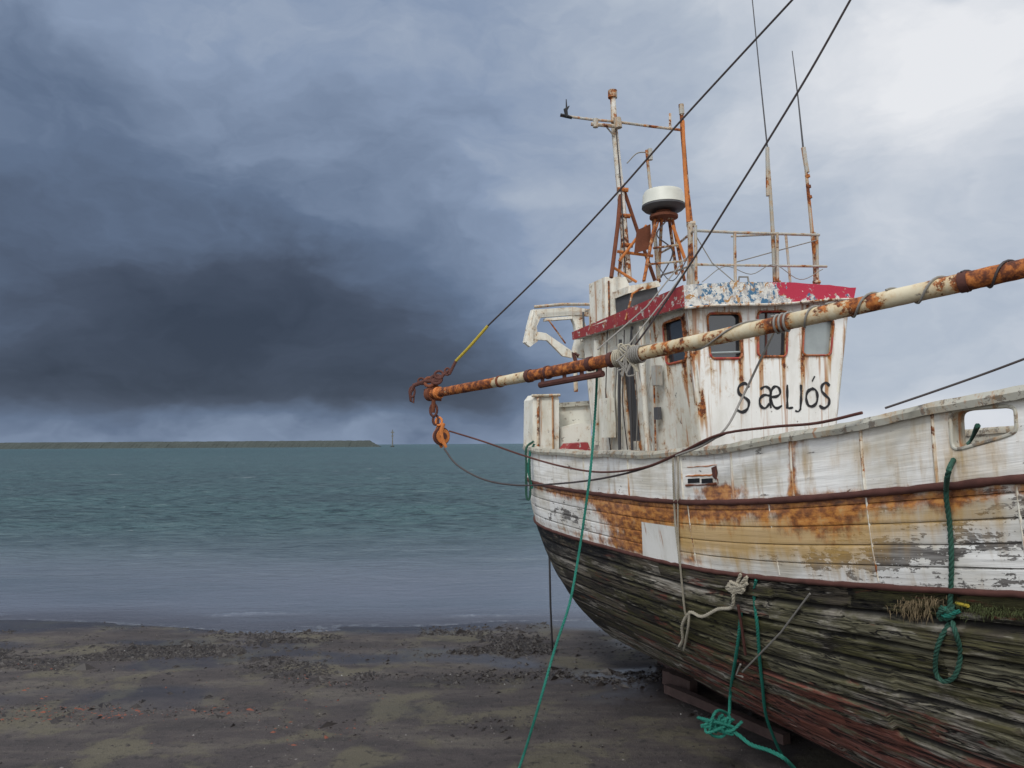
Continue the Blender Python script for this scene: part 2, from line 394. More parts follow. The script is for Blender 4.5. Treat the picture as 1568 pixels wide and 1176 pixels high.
def hullpt(s,d,side=-1,off=0.0):
    z=float(zt(s))-d; zb=float(zbf(s)); T=float(wfun(s))*float(hsec((z-zb)/(float(zt(s))-zb)))
    return L(s,side*(T+off),z)
ss=np.concatenate([sa[::3],np.linspace(1.8,13.15,150)[1:]])
for side,nm in((-1,'port'),(1,'starboard')):
    rows=[]
    for d in(0.0,0.045,0.245,0.5):
        row=[]
        for s in ss:
            z=float(zt(s))-d; T=max(float(wfun(s))-0.09,0.0); row.append(L(s,side*T,z))
        rows.append(row)
    A=np.array([[list(p) for p in r] for r in rows])
    kp=np.ones((3,len(ss)-1),bool)
    if side==-1:
        sm=(ss[:-1]+ss[1:])/2; kp[1,:]=~((sm>HS-HA-.03)&(sm<HS+HA+.03))
    grid_obj('bulwark_inner_'+nm,A,4,len(ss),M_cap,{'rust':A[...,0]*0},None,kp,boat)
    mb=MB()
    prof=[(-0.11,-0.045),(0.035,-0.045),(0.045,-0.01),(0.03,0.02),(-0.10,0.022),(-0.115,0)]
    vs=[];n=len(ss)
    for i,s in enumerate(ss):
        for (o,z) in prof:
            T=max(float(wfun(s))+o,0.0); vs.append(L(s,side*T,float(zt(s))+z+0.006*math.sin(s*5)+random.uniform(-.003,.003)))
    fs=[(i*6+k,i*6+(k+1)%6,(i+1)*6+(k+1)%6,(i+1)*6+k) for i in range(n-1) for k in range(6)]
    mb.add(vs,fs,M_cap,0.08); mb.obj('cap_rail_'+nm,boat)
    mb=MB()
    for d,r,mt in((0.435,0.023,M_drust),(1.0,0.018,M_drust)):
        pts=[hullpt(s,d+random.uniform(-.003,.003),side,0.008) for s in ss if s>-0.2]
        mb.tube(pts,[r*(1+random.uniform(-.15,.15)) for _ in pts],mt,10)
    mb.obj('rubbing_strake_'+nm,boat)
# rim around the bulwark opening
mb=MB(); q=[]
for i in range(65):
    t=2*math.pi*i/64; cx=math.copysign(abs(math.cos(t))**(1/3),math.cos(t)); sy=math.copysign(abs(math.sin(t))**(1/3),math.sin(t))
    q.append(hullpt(HS+(HA+.002)*cx,HD+(HB*(1-.25*cx)+.002)*sy,-1,-0.002))
mb.tube(q,.011,M_cap,8,.1)
q2=[p+Nn*.09 for p in q]
mb.tube(q2,.008,M_cap,6,.15)
n=len(q); mb.add(q+q2,[(i,i+1,n+i+1,n+i) for i in range(n-1)],M_cap,.2)
mb.obj('fairlead_rim',boat)
A=[];
for s in ss: A.append([list(L(s,t*max(float(wfun(s))-0.05,0),float(zt(s))-0.48)) for t in(-1,-.5,0,.5,1)])
grid_obj('deck',np.array(A),len(ss),5,M_beam,{},None,None,boat)
mb=MB()
mb.hexa([L(1.7,-.11,-.03),L(11,-.11,-.03),L(11,.11,-.03),L(1.7,.11,-.03),L(1.5,-.11,.42),L(11,-.11,.42),L(11,.11,.42),L(1.5,.11,.42)],M_beam)
mb.hexa([L(1.0,-.03,.15),L(1.5,-.03,.15),L(1.5,.03,.15),L(1.0,.03,.15),L(.9,-.03,1.5),L(1.5,-.03,1.5),L(1.5,.03,1.5),L(.9,.03,1.5)],M_drust)
mb.obj('keel_and_rudder',boat,False)
mb=MB()
for s in(3.4,4.4,5.35,6.05,6.72,7.35,7.86,8.42):
    mb.tube([hullpt(s,d,-1,0.0) for d in(0.03,0.12,0.22,0.32,0.41)],0.011,M_white,6,rust=[random.uniform(.0,.35) for _ in range(5)])
for s in(5.4,6.45,7.35,8.3):
    mb.tube([hullpt(s,d,-1,-0.006) for d in(0.46,0.6,0.75,0.9,0.97)],0.008,M_white,6,rust=[random.uniform(0,.3) for _ in range(5)])
mb.obj('hull_butt_straps',boat)
mb=MB()
for (a,b_) in((1054,1072),(1075,1092)):
    q=[hit(a,733,.006),hit(b_,732,.006),hit(b_,739,.006),hit(a,740,.006)]
    mb.quad(q,M_black)  # black sheets on the planking stand in for the shade inside the openings
for (ua,va,ub,vb,w_) in((1050,729,1092,727,.007),(1050,743,1098,741,.009),(1052,716,1098,712,.003),(1096,714,1099,741,.006)):
    n_=8
    mb.tube([hit(ua+(ub-ua)*t/n_+random.uniform(-1,1),va+(vb-va)*t/n_+random.uniform(-.8,.8),.002) for t in range(n_+1)],[w_*random.uniform(.4,1.5) for _ in range(n_+1)],M_rust if random.random()<.6 else M_rusto,6)
q=[hit(1090,716,.006),hit(1098,713,.006),hit(1100,724,.006),hit(1097,735,.006),hit(1092,730,.006)]; mb.quad(q,M_drust)
mb.obj('freeing_port',boat,False)
mb=MB()
def patch(pp,off,mat,rust=0):
    mb.quad([hit(u,v,off) for u,v in pp],mat,rust)
patch([(984,799),(1040,807),(1041,864),(986,854)],.012,M_front)
mb.obj('patch_boards',boat,False)
# ================= WHEELHOUSE
fp0=L(4.2,0,0); 
FLt=onplane(1050,447,fp0,B); FRt=onplane(1302,447,fp0,B)
FLb=onplane(1080,740,fp0,B); FRb=onplane(1272,740,fp0,B)
def wall(name,A,Bb,C,D,holes,mat,thick=0.05,rust=None):
    def bil(a,b): return (A.lerp(Bb,a)).lerp(D.lerp(C,a),b)
    hs=[]
    nrm=(Bb-A).cross(D-A).normalized()
    for (u0,v0,u1,v1) in holes:
        def inv(u,v):
            p=onplane(u,v,A,nrm); a=b=.5
            for _ in range(12):
                l=A.lerp(D,b); r=Bb.lerp(C,b); a=(p-l).dot(r-l)/(r-l).length_squared
                zb=A.lerp(Bb,a).z; z2=D.lerp(C,a).z; b=(p.z-zb)/(z2-zb)
            return a,b
        cs=[inv(u0,v1),inv(u1,v1),inv(u1,v0),inv(u0,v0)]
        a0=(cs[0][0]+cs[3][0])/2;a1=(cs[1][0]+cs[2][0])/2;b0=(cs[0][1]+cs[1][1])/2;b1=(cs[2][1]+cs[3][1])/2
        hs.append((a0,a1,b0,b1))
    xs=sorted(set([0,1]+[h[0] for h in hs]+[h[1] for h in hs])); ys=sorted(set([0,1]+[h[2] for h in hs]+[h[3] for h in hs]))
    def dens(q):
        o=[]
        for i in range(len(q)-1):
            k=max(1,int((q[i+1]-q[i])*70)); o+=[q[i]+(q[i+1]-q[i])*j/k for j in range(k)]
        return o+[q[-1]]
    xs=dens(xs);ys=dens(ys)
    m=MB(); nx=len(xs); fs=[]
    vs=[]
    for j,b in enumerate(ys):
        for i,a in enumerate(xs):
            edge=min(a,1-a,b,1-b)
            vs.append(bil(a,b)+nrm*(0.012*(float(fbm(np.array(a*5.0),np.array(b*4.0),2,50))-.37)*min(1,edge*15)))
    for j in range(len(ys)-1):
        for i in range(nx-1):
            ca=(xs[i]+xs[i+1])/2;cb=(ys[j]+ys[j+1])/2
            if any(h[0]<ca<h[1] and h[2]<cb<h[3] for h in hs): continue
            fs.append((j*nx+i,j*nx+i+1,(j+1)*nx+i+1,(j+1)*nx+i))
    rr=[]
    for b in ys:
        for a in xs: rr.append(rust(a,b,hs) if rust else 0.0)
    m.add(vs,fs,mat,rr); o=m.obj(name,boat,True)
    md=o.modifiers.new('solid','SOLIDIFY'); md.thickness=thick; md.offset=-1
    return o,hs,bil,nrm
drips=[(random.uniform(.02,.98),random.uniform(.006,.014),random.uniform(.15,.55),random.uniform(.25,.5),random.choice([.93,.93,.6,.6,.6])) for _ in range(26)]
def fr_rust(a,b,hs):
    r=0.0
    for h in hs:
        if h[0]-0.02<a<h[1]+0.02 and b<h[2]+.01:
            col=0.5+0.5*math.sin(a*95+h[0]*40)
            near=max(0,1-min(abs(a-h[0]-.015),abs(a-h[1]+.015))/.03)
            ln=.12+.38*near
            r=max(r,(0.3*col+.3*near)*max(0,1-(h[2]-b)/ln))
        dx=max(h[0]-a,a-h[1],0); dy=max(h[2]-b,b-h[3],0); r=max(r,0.33*max(0,1-math.hypot(dx,dy)/.026))
    for (da,dw,dl,ds,top) in drips:
        x=abs(a-da-.01*math.sin(b*9+da*30))
        if x<dw and top-dl<b<top: r=max(r,ds*(1-x/dw)*((b-top+dl)/dl))
    if a<0.05: r=max(r,0.24+0.15*math.sin(b*20))
    if a<0.12: r=max(r,0.42*max(0,1-abs(a-.085)/.014)*min(1,b*1.3))
    if b>.93: r=max(r,.2)
    if a>.975: r=max(r,.18)
    return r
holesF=[(1085,480,1135,549),(1160,477,1205,546),(1230,489,1274,544)]
wf,hsF,bilF,nF=wall('wheelhouse_front',FLb,FRb,FRt,FLt,holesF,M_front,rust=fr_rust)
Lw=2.55
SAt=FLt-B*Lw+Vector((0,0,-0.12)); SAb=FLb-B*Lw
holesS=[(1017,489,1048,556),(957,548,974,676)]
wsd,hsS,bilS,nS=wall('wheelhouse_port_side',SAb,FLb,FLt,SAt,holesS,M_white,rust=lambda a,b,h:max(0.06,fr_rust(a,b,h)*.8 if a>.12 else .06))
FRt2=FRt-B*Lw+Vector((0,0,-.12)); FRb2=FRb-B*Lw
wall('wheelhouse_starboard_side',FRb,FRb2,FRt2,FRt,[],M_white)
wall('wheelhouse_aft',FRb2,SAb,SAt,FRt2,[],M_white)
mb=MB()
if nF.dot(B)<0: nF=-nF
if nS.dot(Nn)>0: nS=-nS
def frame(bil,h,nrm,mat,wall_mat,r=0.012,glass=M_glass,rust=0.25):
    a0,a1,b0,b1=h
    W_=(bil(a1,b0)-bil(a0,b0)).length; H_=(bil(a0,b1)-bil(a0,b0)).length; rad=0.055
    ka=rad/W_*(a1-a0); kb=rad/H_*(b1-b0)
    pts=[]
    for (ca,cb,sx,sy,st) in((a1-ka,b0+kb,1,-1,-90),(a1-ka,b1-kb,1,1,0),(a0+ka,b1-kb,-1,1,90),(a0+ka,b0+kb,-1,-1,180)):
        arc=[bil(ca+ka*math.cos(math.radians(st+t)),cb+kb*math.sin(math.radians(st+t)))+nrm*.006 for t in(0,22.5,45,67.5,90)]
        pts+=arc; mb.quad([bil(ca+sx*ka*1.05,cb+sy*kb*1.05)+nrm*.002]+[p-nrm*.004 for p in arc],wall_mat,.25)
    pts.append(pts[0]); pts.append(pts[1])
    mb.tube(pts,[r*random.uniform(.8,1.3) for _ in pts],mat,6,rust=[random.uniform(0,.4) for _ in pts])
    if glass: mb.quad([bil(a0-.002,b0-.002)-nrm*.035,bil(a1+.002,b0-.002)-nrm*.035,bil(a1+.002,b1+.002)-nrm*.035,bil(a0-.002,b1+.002)-nrm*.035],glass)
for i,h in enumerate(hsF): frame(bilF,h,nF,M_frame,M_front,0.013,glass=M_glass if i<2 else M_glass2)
frame(bilS,hsS[0],nS,M_frame,M_white,0.014)
a0,a1,b0,b1=hsS[1]; mb.quad([bilS(a0,b0)-nS*.035,bilS(a1,b0)-nS*.035,bilS(a1,b1)-nS*.035,bilS(a0,b1)-nS*.035],M_dgrey)
h=hsF[1]; q=[bilF(h[0]+(h[1]-h[0])*.35,h[2])-nF*.03,bilF(h[0]+(h[1]-h[0])*.35,h[3])-nF*.03]; mb.tube(q,.012,M_drust,6)
mb.tube([bilF(h[0]+(h[1]-h[0])*.35,h[2]+(h[3]-h[2])*.55)-nF*.028,bilF(h[1],h[2]+(h[3]-h[2])*.7)-nF*.028],.010,M_drust,6)
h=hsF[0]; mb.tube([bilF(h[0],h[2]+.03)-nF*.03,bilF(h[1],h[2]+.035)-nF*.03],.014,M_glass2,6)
mb.obj('wheelhouse_windows',boat,False)
mb=MB()
def ribbon(px,w=0.036,closed=False):
    pts=[onplane(u,v,FLb,nF)+nF*0.007 for u,v in px]; pts=cr(pts,7)
    n=len(pts); vs=[]
    for i in range(n):
        t=(pts[min(i+1,n-1)]-pts[max(i-1,0)]).normalized(); x=t.cross(nF).normalized()
        ww=w*(0.88+0.2*math.sin(i*0.5+px[0][0]))+random.uniform(-.002,.002)
        if i in(0,n-1): ww*=0.7
        vs+= [pts[i]+x*ww/2,pts[i]-x*ww/2]
    mb.add(vs,[(2*i,2*i+1,2*i+3,2*i+2) for i in range(n-1)],M_black)
ribbon([(1147,593),(1140,587),(1131,592),(1131,602),(1139,608),(1146,615),(1144,626),(1136,631),(1127,627)])
ribbon([(1164,596),(1171,592),(1178,596),(1179,606),(1179,616),(1180,625)],.032)
ribbon([(1178,606),(1170,605),(1163,611),(1164,621),(1171,625),(1178,618)],.032)
ribbon([(1180,608),(1189,607),(1194,602),(1192,594),(1186,592),(1181,598),(1180,612),(1184,622),(1190,625),(1197,621)],.032)
ribbon([(1205,589),(1205,604),(1205,616),(1205,625)],.034)
ribbon([(1203,624),(1208,625),(1214,624)],.026)
ribbon([(1226,589),(1226,600),(1226,612),(1225,626)],.034)
ribbon([(1226,625),(1222,630),(1217,629)],.024)
ribbon([(1243,595),(1236,600),(1234,610),(1237,620),(1244,622),(1250,616),(1251,605),(1248,597),(1242,595)])
ribbon([(1243,584),(1247,576)],0.034)
ribbon([(1270,591),(1264,586),(1258,591),(1258,599),(1263,605),(1269,611),(1268,620),(1261,625),(1254,621)])
mb.obj('boat_name_lettering',boat,False)
def fasciamat():
    m,N,b=newmat('peeling_fascia'); co=N.co(); x=N.sep(co)
    n=N.noise(co,13,5,0.78); n2=N.noise(co,9,5,0.72,1.0); n3=N.noise(N.vm('ADD',co,(5,3,1)),12,5,0.78)
    c=N.mix(N.ss(n,0.5,0.53),(0.68,0.67,0.62),(0.46,0.45,0.43))
    c=N.mix(N.ss(n3,0.53,0.55),c,(0.05,0.15,0.26))
    c=N.mix(N.ss(n2,0.57,0.59),c,(0.42,0.22,0.07))
    rr=N.m('ADD',N.m('MULTIPLY',N.ss(x[0],2.55,3.2),0.32),N.m('MULTIPLY',N.noise(co,7,5,0.75),0.8))
    rr=N.m('ADD',rr,N.m('MULTIPLY',N.m('SUBTRACT',x[2],4.68),0.6))
    c=N.mix(N.ss(rr,0.62,0.65),c,(0.45,0.02,0.055))
    N.put(b.inputs['Base Color'],c); b.inputs['Roughness'].default_value=0.7
    N.put(b.inputs['Normal'],N.bump(N.m('ADD',n,n3),0.5,0.006)); return m
M_fas=fasciamat()
fp1=L(4.34,0,0)
a=onplane(1048,470,fp1,B);b_=onplane(1308,457,fp1,B);c=onplane(1311,441,fp1,B);d=onplane(1046,437,fp1,B)
bk=-B*2.75+Vector((0,0,-0.10))
mb=MB()
nseg=24; vs=[]
for q in range(nseg+1):
    t=q/nseg; cam_=0.05*(1-(2*t-1)**2)
    lo=a.lerp(b_,t); hi=d.lerp(c,t)+Vector((0,0,cam_+random.uniform(-.006,.006)))
    lo=lo+Vector((0,0,0.01*math.sin(t*9)+random.uniform(-.004,.004)))
    vs+=[lo,hi,hi+bk,lo+bk+Vector((0,0,.12))]
fs=[]
for q in range(nseg):
    for k in range(4): fs.append((q*4+k,q*4+(k+1)%4,(q+1)*4+(k+1)%4,(q+1)*4+k))
fs+= [(0,1,2,3),tuple(nseg*4+k for k in(3,2,1,0))]
mb.add(vs,fs,M_fas)
mb.obj('wheelhouse_roof',boat,False)
mb=MB(); o=-Nn*0.012
mb.hexa([a+o+B*.01,a+bk+o+Vector((0,0,.12)),a+bk-Nn*.002+Vector((0,0,.12)),a-Nn*.002+B*.01,d+o+B*.01,d+bk+o,d+bk-Nn*.002,d-Nn*.002+B*.01],M_red)
mb.obj('roof_side_trim',boat,False)
mb=MB(); mb.tube([a.lerp(b_,t)-Vector((0,0,.012))+B*.01+Vector((0,0,0.01*math.sin(t*9))) for t in np.linspace(0,1,13)],0.014,M_rustw,6,0.15)
mb.obj('roof_drip_rail',boat)
mb=MB()
sp=lambda u,v,off: onplane(u,v,FLb+nS*off,nS)
mb.tube([sp(983,500,.12),sp(984,560,.12),sp(992,690,.12)],0.035,M_white,10,0.05)
mb.tube([sp(1001,560,.06),sp(1004,690,.06)],0.012,M_rustw,6,0.2)
mb.tube([sp(968,500,.05),sp(964,560,.05),sp(968,690,.05)],0.018,M_dgrey,8)
mb.tube([sp(950,520,.08),sp(948,600,.08),sp(949,690,.08)],0.02,M_dgrey,8)
mb.tube([sp(940,540,.04),sp(936,690,.04)],0.016,M_white,8,.1)
mb.tube([sp(915,520,.03),sp(912,680,.03)],0.05,M_white,10,.02)
mb.box(sp(930,640,.1),.12,.22,.5,M_white,rust=.05)
mb.box(sp(1006,575,.08),.08,.10,.22,M_rail)
mb.box(sp(948,535,.1),.1,.3,.06,M_rail)
mb.box(sp(1007,633,.06),.05,.08,.14,M_dgrey)
for k in range(6):
    u=930+k*13; mb.tube(cr([sp(u,505,.06),sp(u+random.uniform(-6,6),560,.08),sp(u+random.uniform(-5,8),620,.06),sp(u+5,690,.06)],4),.007,random.choice([M_wire,M_gwire,M_rustw]),5)
mb.obj('wheelhouse_side_pipes',boat)
mb=MB()
def slab(px,Y,depth,mat,rust=0.0,m=None):
    m=m or mb
    q=[P(u,v,Y) for u,v in px]; w=[p-B*depth for p in q]
    n=len(q); m.add(q+w,[tuple(range(n)),tuple(range(2*n-1,n-1,-1))]+[(i,i+n,(i+1)%n+n,(i+1)%n) for i in range(n)],mat,rust)
def ptube(px,Y,r,mat,seg=8,rust=0.0,sm=False,m=None):
    pts=[P(*( (u[0],u[1],u[2] if len(u)>2 else Y))) for u in px]
    if sm: pts=cr(pts,6)
    (m or mb).tube(pts,r,mat,seg,rust)
slab([(815,690),(816,612),(822,604),(853,604),(856,612),(856,690)],10.6,.35,M_white)
slab([(856,690),(856,621),(905,617),(905,690)],10.9,.3,M_white)
slab([(853,624),(853,617),(912,613),(912,620)],10.85,.4,M_cap)
slab([(868,690),(876,679),(900,677),(905,690)],10.2,.3,M_red)
slab([(858,655),(888,648),(905,650),(905,690),(858,690)],10.7,.25,M_white)
ptube([(824,606),(824,690)],10.58,.02,M_white,6,.3); ptube([(846,606),(847,690)],10.58,.015,M_white,6,.3)
ptube([(814,606),(858,605)],10.57,.022,M_cap,6,.2)
mb.obj('stern_lockers',boat,False)
mb=MB()
slab([(815,474),(880,470),(905,474),(903,484),(880,482),(828,486),(822,500),(824,522),(812,531),(803,524),(808,500),(812,484)],10.4,.07,M_white,.1)
slab([(824,508),(836,510),(874,536),(876,548),(862,545),(838,521),(822,520)],10.38,.05,M_white,.1)
slab([(874,482),(892,484),(905,520),(905,550),(876,546),(884,515),(880,495)],10.42,.08,M_white,.1)
slab([(836,487),(876,484),(876,488),(836,491)],10.36,.10,M_white,.1)
ptube([(818,470),(860,466),(930,466)],10.3,.022,M_rail,8,.1)
ptube([(817,476),(812,500),(815,525)],10.3,.02,M_white,6,.1)
ptube([(840,490),(866,526)],10.35,.012,M_rail,6,.2)
ptube([(893,478),(896,545)],10.3,.016,M_dgrey,6)
ptube([(880,540),(882,600)],10.4,.03,M_white,8,.2)
mb.obj('stern_gallows',boat,False)
mb=MB()
slab([(928,492),(926,424),(958,424),(965,440),(967,486)],9.3,.45,M_white,0.12)
slab([(965,482),(963,448),(1005,432),(1010,462)],8.9,.35,M_dgrey)
slab([(962,449),(962,438),(1008,430),(1012,438)],8.85,.4,M_white,0.15)
ptube([(932,430),(933,490)],9.28,.012,M_rustw,6,.4)
ptube([(958,490),(968,450),(985,440)],8.8,.014,M_rustw,6,.3)
mb.obj('engine_casing',boat,False)
mb=MB()
ptube([(897,476,10.1),(930,468,9.6),(962,462,9.2)],9.5,.018,M_rail,8,.15)
ptube([(900,500,10.1),(962,480,9.2)],9.5,.014,M_rail,8,.15)
for u,v0,v1,Y in((903,474,515,10.0),(930,468,505,9.6),(915,472,512,9.8)): ptube([(u,v0),(u+2,v1)],Y,.016,M_rail,8,.15)
top=[(1063,353,8.15),(1125,356,8.3),(1190,358,8.45),(1254,360,8.6)]
ptube(top,0,.017,M_rail,8,.05)
ptube([(1063,405,8.15),(1125,406,8.3),(1190,407,8.45),(1266,408,8.6)],0,.015,M_rail,8,.1)
for u,v0,v1,Y in((1065,345,438,8.15),(1125,356,436,8.3),(1190,356,436,8.45),(1251,358,436,8.6)):
    ptube([(u,v0),(u+1,v1)],Y,.018,M_rail,8,.1)
ptube([(1056,343),(1060,436)],8.3,.03,M_rail,8,.15)
ptube([(1246,356),(1249,436)],8.75,.026,M_rail,8,.2)
ptube([(1203,357,9.6),(1210,432,9.6)],9,.018,M_rail,8,.1)
ptube([(1254,360,8.6),(1203,358,9.8),(1120,362,10.6)],9,.015,M_rail,8,.05)
ptube([(1063,353,8.15),(1040,372,9.0),(1010,388,10.0)],9,.015,M_rail,8,.1)
ptube([(1063,405,8.15),(1035,415,9.0),(1010,422,10.0)],9,.013,M_rail,8,.1)
ptube([(1125,402),(1190,384),(1250,368)],8.5,.007,M_gwire,6)
ptube([(1065,360),(1090,402),(1125,432)],8.2,.006,M_gwire,6)
ptube([(1130,436),(1132,424),(1145,424),(1147,436)],8.4,.012,M_gwire,6)
ptube([(1075,432),(1110,408),(1150,420),(1185,405),(1225,428),(1260,412)],8.4,.005,M_gwire,5,sm=True)
for u in(1062,1122,1187,1248): ptube([(u-3,432),(u+8,432)],8.35,.02,M_rustw,6,.3)
mb.obj('roof_railing',boat)
mb=MB()
ptube([(938,141),(941,200),(950,290),(962,432)],9.4,[.035,.042,.05,.052],M_rustw,12,[0.05,.12,.1,.15])
ptube([(938,139),(938,150)],9.4,.06,M_rail,12,.15)
ptube([(934,142),(942,142)],9.4,.05,M_rail,8,.1)
ptube([(860,177),(905,183),(940,186),(1000,194),(1042,199)],9.35,.018,M_rail,8,.15)
ptube([(868,180),(867,152)],9.35,[.02,.006],M_black,6)
ptube([(868,180),(866,168),(872,162)],9.35,[.02,.03,.004],M_black,6)
ptube([(858,176),(876,180)],9.35,.022,M_black,6)
ptube([(1026,198),(1026,174)],9.35,.018,M_rustw,6,.2)
ptube([(905,190),(948,194)],9.3,.025,M_rail,8,.1)
ptube([(912,182),(912,195)],9.3,.035,M_rail,8,.1)
ptube([(945,181),(947,196)],9.3,.05,M_rail,8,.1)
ptube([(925,190),(940,208)],9.35,.01,M_rail,6)
ptube([(943,195),(951,290),(958,430)],9.33,.008,M_wire,5)
ptube([(951,285,9.4),(946,345,9.3),(936,425,9.1)],9.2,.026,M_rust,8)
ptube([(953,280,9.4),(955,350,9.6),(948,425,9.9)],9.2,.026,M_rustw,8,.2)
ptube([(955,290,9.4),(975,350,9.5),(1003,430,9.6)],9.2,.024,M_rust,8)
ptube([(945,385),(1000,392)],9.35,.02,M_rusto,8)
ptube([(948,400,9.3),(990,345,9.3)],9.35,.018,M_rusto,8)
ptube([(940,410,9.3),(975,432,9.3)],9.35,.018,M_rusto,8)
slab([(976,352),(996,343),(998,380),(972,388)],9.25,.02,M_rust)
for v in(290,330,375): ptube([(945+(v-290)*.08,v),(962+(v-290)*.08,v+1)],9.36,.03,M_rustw,8,.4)
mb.obj('mast',boat)
mb=MB()
ptube([(1043,163),(1045,200),(1052,290),(1058,345)],8.6,[.02,.026,.026,.028],M_rustw,10,[.2,.5,.25,.6])
ptube([(1046,185),(1048,250),(1054,340)],8.58,[.018,.022,.024],M_rusto,8)
ptube([(1058,345),(1055,436)],8.6,.03,M_rail,8,.1)
ptube([(1043,160),(1044,175)],8.6,.032,M_rail,8,.1)
ptube([(1052,343),(1064,343)],8.6,.04,M_rail,8,.1)
ptube([(990,230),(1000,330),(1009,432)],9.0,[.018,.022,.026],M_rail,8,.2)
ptube([(995,228),(996,245)],9.0,.03,M_rail,8)
ptube([(960,250),(975,235),(990,233)],9.1,.008,M_gwire,6,sm=True)
ptube([(1187,436),(1183,350),(1175,226)],8.5,[.026,.024,.018],M_rail,8,.1)
ptube([(1176,300),(1175,226)],8.5,.024,M_rail,8,.1)
ptube([(1175,226),(1163,110),(1152,0),(1146,-70)],8.5,[.009,.007,.006,.004],M_dgrey,6)
ptube([(1252,436),(1243,350),(1231,228)],8.7,[.026,.023,.017],M_rail,8,.2)
ptube([(1236,264),(1230,226)],8.7,.028,M_rail,8,.1)
ptube([(1230,228),(1222,150),(1213,78)],8.7,[.011,.008,.005],M_dgrey,6)
for v in(268,284,300): ptube([(1236+(v-268)*.1,v),(1237+(v-268)*.1,v+4)],8.7,.030,M_rail,8,.3)
mb.obj('antennas',boat)
mb=MB(); rc=P(1016,315,8.9); k=8.9/1150
def lathe(m,c,prof,k,mat,seg=28,rust=0.0):
    vs=[];fs=[]
    for r,z in prof:
        for i in range(seg):
            a=2*math.pi*i/seg; vs.append(c+Vector((math.cos(a)*r*k,math.sin(a)*r*k,z*k)))
    for j in range(len(prof)-1):
        for i in range(seg): fs.append((j*seg+i,j*seg+(i+1)%seg,(j+1)*seg+(i+1)%seg,(j+1)*seg+i))
    m.add(vs,fs,mat,rust)
lathe(mb,rc,[(0,25),(22,24.5),(29,22),(32,16),(33,1),(33.6,0)],k,M_radar)
lathe(mb,rc,[(33,0),(34,-3),(30,-7),(17,-9),(0,-9)],k,M_dgrey)
lathe(mb,rc,[(12,-9),(12,-14),(22,-16),(22,-20),(0,-20)],k,M_rust)
for du,dv,Yy in((-30,115,8.7),(32,115,8.8),(-8,118,9.4),(20,105,9.3)):
    mb.tube([rc+Vector((du*.4*k,0,-18*k)),P(1016+du,315+dv,Yy)],.02,M_rail if du<0 else M_rustw,8,.3)
ptube([(1000,380),(1040,375)],8.8,.014,M_rail,6,.2)
ptube([(990,405),(1045,400)],8.8,.014,M_rail,6,.2)
ptube([(1030,345),(1050,400)],8.8,.02,M_rusto,6)
ptube([(1008,340),(990,400),(985,432)],8.85,.012,M_rustw,6,.3)
ptube([(1020,338),(1006,360),(1030,385),(1012,425)],8.8,.009,M_wire,5,sm=True)
mb.obj('radar_dome',boat)
# ================= BOOM
b0=P(657,604,8.7); b1=P(1568,411,4.3); bdir=(b1-b0)
mb=MB(); n=220; pts=[];rad=[];ru=[]
def bz(u):
    k=[(650,.9),(690,.6),(750,.75),(765,.25),(805,.2),(815,1.0),(900,.75),(975,.9),(985,.3),(1020,.46),(1060,.26),(1100,.40),(1140,.24),(1180,.48),(1200,.7),(1225,.2),(1290,.42),(1330,.52),(1380,.16),(1430,.34),(1470,.5),(1490,.9),(1530,.7),(1600,1.0)]
    return float(np.interp(u,[a for a,_ in k],[b for _,b in k]))
def proj(p):
    q=R.transposed()@(p-CAM); return CX+F*q.x/-q.z, CY-F*q.y/-q.z
for i in range(n+1):
    t=i/n*1.38; p=b0+bdir*t
    p=p+Vector((0,0,-0.035*math.sin(min(t,1)*math.pi)))
    pts.append(p); rad.append(0.050+0.008*min(1,t*2)+random.uniform(-.0008,.0012)); ru.append((bz(proj(p)[0]) if t<1.05 else 1.0)*random.uniform(.8,1.2))
mb.tube(pts,rad,M_boom,20,ru)
def bt(u):
    best=min(range(len(pts)),key=lambda i:abs(proj(pts[i])[0]-u) if (pts[i]-CAM).y>1 else 1e9); return pts[best],best
def collar(u,w,r,mat,rust=.8):
    p,i=bt(u); d=bdir.normalized(); mb.tube([p-d*w/2,p+d*w/2],r,mat,18,rust)
collar(661,.07,.080,M_rust); collar(672,.05,.068,M_rusto); collar(766,.03,.062,M_rust); collar(812,.05,.065,M_drust); collar(840,.03,.066,M_drust)
collar(905,.05,.068,M_drust); collar(940,.05,.07,M_drust); collar(978,.04,.066,M_drust);collar(1197,.04,.063,M_rust);collar(1480,.05,.065,M_drust)
p1,_=bt(825);p2,_=bt(922); dz=Vector((0,0,-.11))
mb.tube([p1+dz,p2+dz],.03,M_drust,8)
for u in(830,862,890,918):
    p,_=bt(u); mb.box(p+Vector((0,0,-.07)),.05,.03,.12,M_drust,(bdir.normalized(),Vector((0,1,0)),Vector((0,0,1))))
p,_=bt(880); mb.tube([p+Vector((0,0,.05)),p+Vector((-.02,0,.13)),p+Vector((.03,0,.1))],.02,M_drust,8)
mb.obj('boom',boat)
mb=MB()
Yt=8.65
def ring(c,rx,rz,r,mat,ax='xz',seg=16):
    vs=[c+Vector((rx*math.cos(2*math.pi*i/seg),0.25*rx*math.sin(2*math.pi*i/seg),rz*math.sin(2*math.pi*i/seg))) for i in range(seg+1)]
    mb.tube(vs,r,mat,8)
slab([(650,596),(668,588),(678,596),(676,614),(656,612)],8.72,.05,M_rust)
ring(P(668,581,Yt),.06,.05,.02,M_drust); ring(P(657,585,Yt),.05,.05,.02,M_rust)
ptube([(675,583),(650,584),(634,590),(628,602),(629,614),(633,617),(634,606)],Yt,[.026,.024,.024,.02,.015,.012,.01],M_drust,8,sm=False)
ring(P(631,600,Yt),.03,.06,.013,M_drust); ring(P(645,583,Yt),.035,.03,.014,M_drust)
